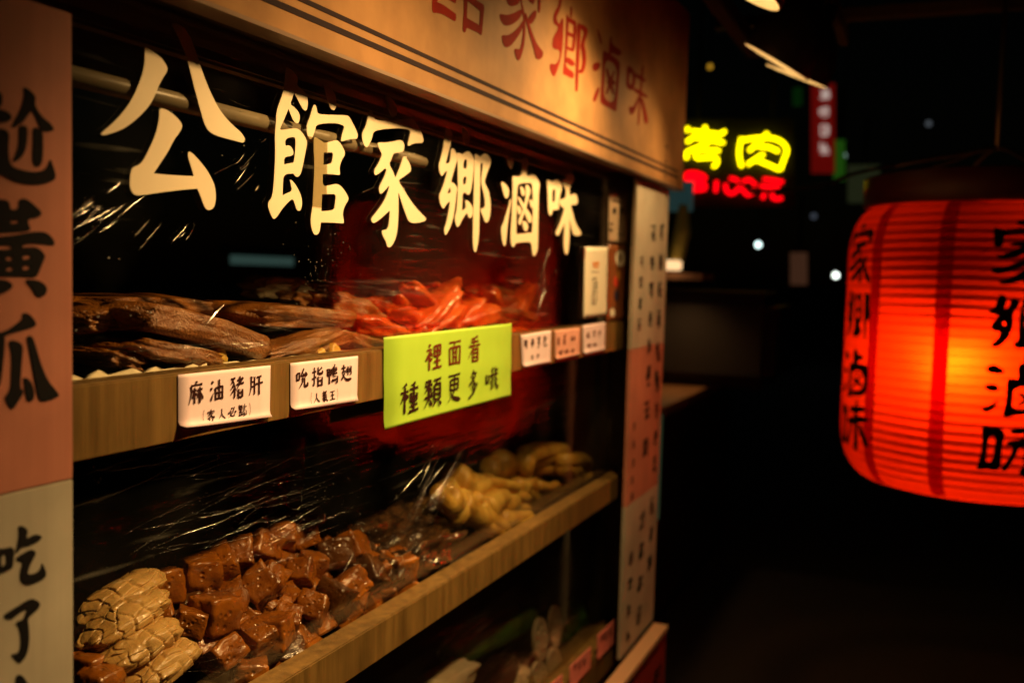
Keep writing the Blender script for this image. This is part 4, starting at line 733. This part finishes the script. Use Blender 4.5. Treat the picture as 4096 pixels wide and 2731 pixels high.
J = (3300, 1250, 1.96)
LCH = [
 [['1320,-665 1350,-670 1390,-650 1480,-655 1600,-670 1760,-675 1800,-640 1790,-560 1760,-530 1740,-560 1745,-610 1600,-610 1450,-605 1400,-600 1405,-550 1385,-515 1350,-505 1320,-525 1325,-590'], ['1500,-715 1560,-735 1610,-720 1600,-680 1520,-685'], ['1440,-540 1600,-565 1720,-570 1710,-520 1600,-510 1460,-520'],
  ['1340,-455 1380,-450 1500,-500 1590,-530 1620,-480 1600,-470 1480,-430 1400,-415 1355,-425'], ['1295,-340 1330,-360 1400,-355 1500,-390 1600,-440 1610,-380 1480,-330 1380,-300 1320,-305'], ['1360,-250 1420,-260 1520,-310 1600,-360 1610,-280 1490,-230 1410,-215 1370,-225'],
  ['1590,-520 1640,-440 1660,-300 1630,-200 1580,-190 1570,-230 1610,-260 1620,-400'], ['1660,-400 1720,-440 1740,-410 1690,-350 1800,-230 1790,-190 1740,-200 1660,-340']],
 [['1355,-130 1390,-145 1425,-120 1420,-70 1400,-30 1425,-25 1450,-60 1455,-100 1490,-120 1525,-90 1515,-50 1480,-10 1470,40 1475,100 1450,180 1400,240 1350,275 1310,268 1300,240 1350,210 1380,150 1330,150 1300,120 1310,80 1360,40 1350,15 1300,10 1275,-15 1320,-30 1345,-70', '1390,75 1415,65 1420,95 1400,110'],
  ['1530,-20 1560,-110 1660,-100 1670,130 1600,170 1660,220 1640,260 1520,285 1475,265 1480,230 1520,220 1515,100', '1560,-50 1620,-55 1620,20 1560,30', '1560,60 1620,50 1620,110 1560,120'], ['1700,-90 1720,-110 1800,-90 1780,0 1800,80 1770,140 1735,120 1735,300 1700,300']],
 [['1260,430 1300,405 1360,415 1410,460 1405,480 1330,480 1270,465'], ['1240,575 1280,555 1350,560 1362,600 1340,620 1280,615'], ['1365,670 1355,710 1310,765 1260,785 1225,765 1230,745 1290,725'],
  ['1425,520 1460,512 1520,530 1510,440 1530,390 1590,390 1590,430 1700,440 1700,480 1600,490 1600,520 1760,520 1780,560 1760,800 1480,800 1440,820 1400,820 1390,790 1410,740 1420,640', '1480,580 1720,575 1715,750 1460,765 1470,660'], ['1490,640 1520,620 1700,700 1680,735'], ['1680,600 1700,620 1520,740 1490,725'], ['1580,590 1620,590 1610,630 1580,630']],
 [['1225,900 1255,885 1300,900 1360,895 1400,920 1408,970 1385,1060 1380,1200 1360,1235 1320,1240 1280,1225 1220,1235 1190,1225 1190,1195 1215,1130 1235,1010', '1285,970 1320,955 1335,980 1328,1060 1310,1160 1280,1175 1260,1160 1270,1060'],
  ['1435,935 1480,905 1600,890 1740,885 1745,930 1500,955'], ['1410,1025 1460,1000 1600,980 1780,975 1790,1020 1520,1045 1500,1110 1450,1200 1420,1245 1380,1240 1380,1210 1430,1160 1480,1050 1430,1045'], ['1570,840 1620,835 1625,1100 1610,1270 1560,1290 1530,1275 1520,1240 1560,1200'], ['1640,1040 1690,1060 1790,1200 1770,1240 1720,1220 1640,1090']]]
def lfn(rot):
    def fn(x, y, lift):
        r = ray(J[0]+x/J[2], J[1]+y/J[2]); o = C[:2]-LC[:2]; d = r[:2]; a = d@d; b = 2*o@d; c_ = o@o-(RL+.002)**2; disc = max(0, b*b-4*a*c_); t = (-b-math.sqrt(disc))/(2*a)
        p = C+r*t; az = math.atan2(p[1]-LC[1], p[0]-LC[0])+rot; return lpoint(az, p[2], .0010+lift)
    return fn
for q in range(5):
    for sh in LCH: obj('character', *shapes_mesh([[P(l) for l in s] for s in sh], lfn(math.radians(72*q)), .0004), black_ink, ln)

# ================================================================== neon sign
NZ = (2650, 440, 4.02); ND = 5.0
np_ = at(2650+1150/4.02, 440+850/4.02, ND)
ns = thing('neon_sign', 'yellow and red neon tube sign with characters and a price over the street', 'neon sign', tuple(np_))
nx_, nr = np.array([Xc[0], Yc[0], 0]), None
rgt = unit(np.array([Xc[0]*.92, Yc[0], 0])); upv = np.array([0, 0, 1.]); nrm = np.cross(rgt, upv)
def npl(x, y, off=0):
    r = ray(NZ[0]+x/NZ[2], NZ[1]+y/NZ[2]); t = ((np_-C)@nrm)/(r@nrm); return C+r*t+nrm*off*(-1 if nrm@(C-np_) < 0 else 1)
q = [npl(250, 130, -.03), npl(2150, 130, -.03), npl(2150, 1560, -.03), npl(250, 1560, -.03)]; q2 = [p-nrm*.03*(1 if nrm@(C-np_) > 0 else -1) for p in q]
obj('backing_board', [tuple(p) for p in q+q2], [(0, 1, 2, 3), (7, 6, 5, 4), (0, 4, 5, 1), (1, 5, 6, 2), (2, 6, 7, 3), (3, 7, 4, 0)], black, ns)
ye = emis('neon_yellow', (1, .78, .0), 4.2); re_ = emis('neon_red', (1, .0, .004), 2.2)
for s in ('410,280 400,350', '480,340 700,370 900,390', '685,260 690,480', '1010,340 850,440 640,570 400,680 395,790', '390,520 500,450 620,460 990,530', '540,640 920,655', '540,690 550,770 700,770 850,770 880,830 860,880 810,915',
          '1270,450 1240,600 1235,750 1275,920', '1280,490 1500,455 1750,455 1920,520 2000,640 1960,780 1890,970', '1690,370 1550,520 1390,660', '1540,590 1700,600 1870,670', '1630,710 1500,790 1370,880', '1500,800 1700,880 1880,960'):
    obj('neon_tube', *tubedata(spline([npl(*p) for p in P(s)], 6), .009, 8), ye, ns, True)
for s in ('385,1020 520,1010 660,1060 665,1110 390,1115 385,1020', '380,1190 520,1180 670,1190 660,1280 390,1270 380,1190', '510,990 500,1150 490,1330', '440,1020 440,1270', '600,1040 600,1270', '870,1140 855,1320', '1020,1190 1015,1260 1060,1330 1120,1345 1190,1300 1220,1250', '1080,1100 1150,1110 1230,1150', '1290,1160 1380,1120 1450,1160 1500,1220', '1220,1240 1290,1290 1370,1365 1450,1330 1480,1300', '1620,1110 1780,1130 1940,1160', '1570,1220 1720,1240 1880,1225', '1635,1340 1610,1430', '1765,1340 1775,1410 1850,1435 1925,1410'):
    obj('neon_tube', *tubedata(spline([npl(*p) for p in P(s)], 6), .009, 8), re_, ns, True)
obj('hanger', *tubedata([npl(600, 140, -.04), npl(600, 140, -.04)+np.array([0, 0, .9])], .008, 6), black, ns); obj('hanger', *tubedata([npl(1800, 140, -.04), npl(1800, 140, -.04)+np.array([0, 0, .9])], .008, 6), black, ns)

# ================================================================== far street: signs, bulbs, neighbour stall
def far_sign(l, r, t, b, d, m, label, chars=0, ink=None, glow=None):
    p = [at(l, t, d), at(r, t, d), at(r, b, d), at(l, b, d)]; c = (p[2]+p[3])/2; root = thing('hanging_sign', label, 'sign', tuple(c)); bk = unit(np.array([Xc[2], Yc[2], 0]))*-.08
    p2 = [x+bk for x in p]; obj('panel', [tuple(x) for x in p+p2], [(0, 1, 2, 3), (7, 6, 5, 4), (0, 4, 5, 1), (1, 5, 6, 2), (2, 6, 7, 3), (3, 7, 4, 0)], m, root)
    for k in range(chars):
        rs_ = random.Random(k); cy = t+(b-t)*(.13+.2*k); cx = (l+r)/2; h = (b-t)*.07
        sh = [chaikin(stroke_outline(s[0], P(s[1:]), 16), 1) for s in scribble(rs_, 8).split(';')]
        obj('character', *shapes_mesh([[[(cx-h+x/100*2*h, cy-h+y/100*2*h) for x, y in l_]] for l_ in sh], lambda x, y, lift: at(x, y, d-.004-lift*20), .0004, 0), ink, root)
    obj('bracket', *tubedata([tuple((p[0]+p[1])/2), tuple((p[0]+p[1])/2+np.array([0, 0, .5]))], .015, 6), black, root)
far_sign(3255, 3340, 335, 690, 9, mat('lit_red_sign', (.3, .01, .008), rough=.5, emit=(.5, .01, .005), estr=.16), 'tall dim red lightbox sign with four pale characters', 4, emis('pale_char', (1, .75, .65), .42))
far_sign(3345, 3380, 560, 720, 10, mat('lit_green_sign', (.05, .15, .02), rough=.5, emit=(.1, .5, .03), estr=.09), 'narrow green lit sign right behind the tall red sign')
far_sign(3400, 3520, 660, 810, 11, mat('lit_olive_sign', (.1, .11, .05), rough=.5, emit=(.25, .3, .12), estr=.045), 'dim olive lit panel left of the lantern cap')
far_sign(3170, 3230, 1010, 1140, 9, mat('dim_brown_sign', (.1, .05, .03), rough=.6, emit=(.3, .12, .06), estr=.13), 'dim brown sign hanging in the middle of the dark street')
far_sign(3180, 3210, 350, 420, 9, mat('dark_green_sign', (.02, .08, .02), rough=.6, emit=(.02, .2, .02), estr=.05), 'faint dark green sign left of the tall red sign')
for x, y, d, s, c, lb in ((3033, 979, 14, 4, (.75, 1, .95), 'brightest white bulb in the dark street, below the neon price'), (3343, 1101, 16, 5, (.9, 1, .9), 'white bulb just left of the lantern'), (3373, 623, 16, .9, (.6, .9, .8), 'pale bulb right of the green sign'), (3010, 1020, 20, .0, (1, 1, 1), ''), (3715, 495, 16, .1, (.7, .8, .9), 'faint bulb above the lantern'), (3255, 865, 16, .09, (.6, .7, .9), 'faint bluish bulb above the lantern shoulder'), (2840, 268, 7, .5, (1, .5, .03), 'small amber bulb right of the fascia end')):
    if not lb: continue
    p = at(x, y, d); r = .0026*d; t = thing('street_bulb', lb, 'bulb', tuple(p)); obj('globe', *lathe([(r*math.sin(a)+1e-5, -r*math.cos(a)) for a in np.linspace(0, math.pi, 9)], 12, tuple(p)), emis('street_bulb_glow', c, s), t, True)
    obj('socket', *tubedata([(p[0], p[1], p[2]+r), (p[0], p[1], p[2]+r*2.2)], r*.6, 8), black, t); obj('cord', *tubedata([(p[0], p[1], p[2]+r*2.2), (p[0], p[1], 6)], .006, 5), black, t)
# neighbour stall behind the far banner
nbx = 3.6
nb = thing('market_stall', 'dim neighbouring market stall with a lit wooden counter beyond the far banner', 'market stall', (nbx+.8, .25, 0))
ca = at(2660, 1530, 4.3); cb = at(2800, 1520, 4.3)
yr = onX = None
def onXp(x, y, X): r = ray(x, y); return C+r*(X-C[0])/r[0]
e0 = onXp(2805, 1560, 4.2); zc_ = e0[2]
box('counter_top', (3.2, e0[1], zc_-.04), (5.2, .9, zc_), mat('lit_counter', (.4, .22, .1), (.3, .15, .06), rough=.5, scale=10), nb, .004)
box('counter_front', (3.25, e0[1]+.05, .02), (5.2, .88, zc_-.041), darkwood, nb)
box('equipment_box', (4.3, -.02, zc_+.001), (4.9, .6, zc_+.42), mat('grey_cabinet', (.035, .032, .03), rough=.6), nb, .06)
lp = onXp(2690, 1062, 4.2)
box('light_box', (4.15, lp[1]-.03, lp[2]-.02), (4.25, lp[1]+.045, lp[2]+.022), emis('stall_light', (1, .6, .28), 1.3), nb, .005)
nl = bpy.data.lights.new('stall_lamp', 'SPOT'); nl.energy = 3.5; nl.color = (1, .5, .18); nl.spot_size = 2.2; nl.spot_blend = 1; nl.shadow_soft_size = .03; no_ = bpy.data.objects.new('stall_lamp', nl); COL.objects.link(no_); no_.parent = nb; no_.location = Vector((4.1, lp[1]-.05, lp[2]-.03))-nb.location
box('shelf', (4.25, lp[1]-.12, lp[2]-.06), (4.5, lp[1]+.1, lp[2]-.03), mat('tan_shelf', (.4, .2, .1), rough=.5), nb)
obj('post', *tubedata([(4.2, lp[1]+.04, zc_), (4.2, lp[1]+.04, 2.2)], .012, 8), cream_paint, nb)
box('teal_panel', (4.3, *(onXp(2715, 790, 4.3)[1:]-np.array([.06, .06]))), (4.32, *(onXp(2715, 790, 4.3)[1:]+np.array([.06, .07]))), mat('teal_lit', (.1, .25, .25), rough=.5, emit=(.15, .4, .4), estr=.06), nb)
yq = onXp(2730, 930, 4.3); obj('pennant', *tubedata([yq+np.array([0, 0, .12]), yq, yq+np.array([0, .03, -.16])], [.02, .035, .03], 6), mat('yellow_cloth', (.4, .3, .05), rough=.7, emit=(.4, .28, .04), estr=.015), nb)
yq = onXp(2790, 930, 4.4); obj('hanging_bag', *lump_mesh(.1, .3, .1, 5, 4), mat('brown_bag', (.2, .12, .06), rough=.6), nb, True).location = tuple(yq-np.array(nb.location))
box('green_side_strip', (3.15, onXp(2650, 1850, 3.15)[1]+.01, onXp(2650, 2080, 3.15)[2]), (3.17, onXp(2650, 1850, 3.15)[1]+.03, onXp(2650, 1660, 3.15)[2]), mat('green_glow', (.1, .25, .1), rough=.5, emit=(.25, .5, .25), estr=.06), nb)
# behind the cabinet: added glows for a greenish reflection and a pale patch, as tube and screen in the stall kitchen
kt = thing('reflection_tube', 'dim greenish reflection added as a tube deep inside the stall', 'light', tuple(onY(1050, 1030, 3.6)))
ka = onY(930, 1032, 3.6); kb = onY(1170, 1032, 3.6)
box('tube', (ka[0], 3.59, ka[2]-.04), (kb[0], 3.62, ka[2]+.02), emis('tube_glow', (.4, .8, .7), .07), kt); box('housing', (ka[0]-.05, 3.58, ka[2]+.025), (kb[0]+.05, 3.66, ka[2]+.09), black, kt)
sc_ = thing('patch_glow', 'added for a grey-white patch, a small grey glowing screen deep inside the stall', 'patch_panel', tuple(onY(2135, 1040, 1.2)))
ka = onY(2090, 1070, 1.2); kb = onY(2180, 1010, 1.2); box('patch_panel', (ka[0], 1.19, ka[2]), (kb[0], 1.2, kb[2]), emis('pale_patch_glow', (.5, .5, .6), .06), sc_); box('case', (ka[0]-.02, 1.201, ka[2]-.02), (kb[0]+.02, 1.23, kb[2]+.02), black, sc_)
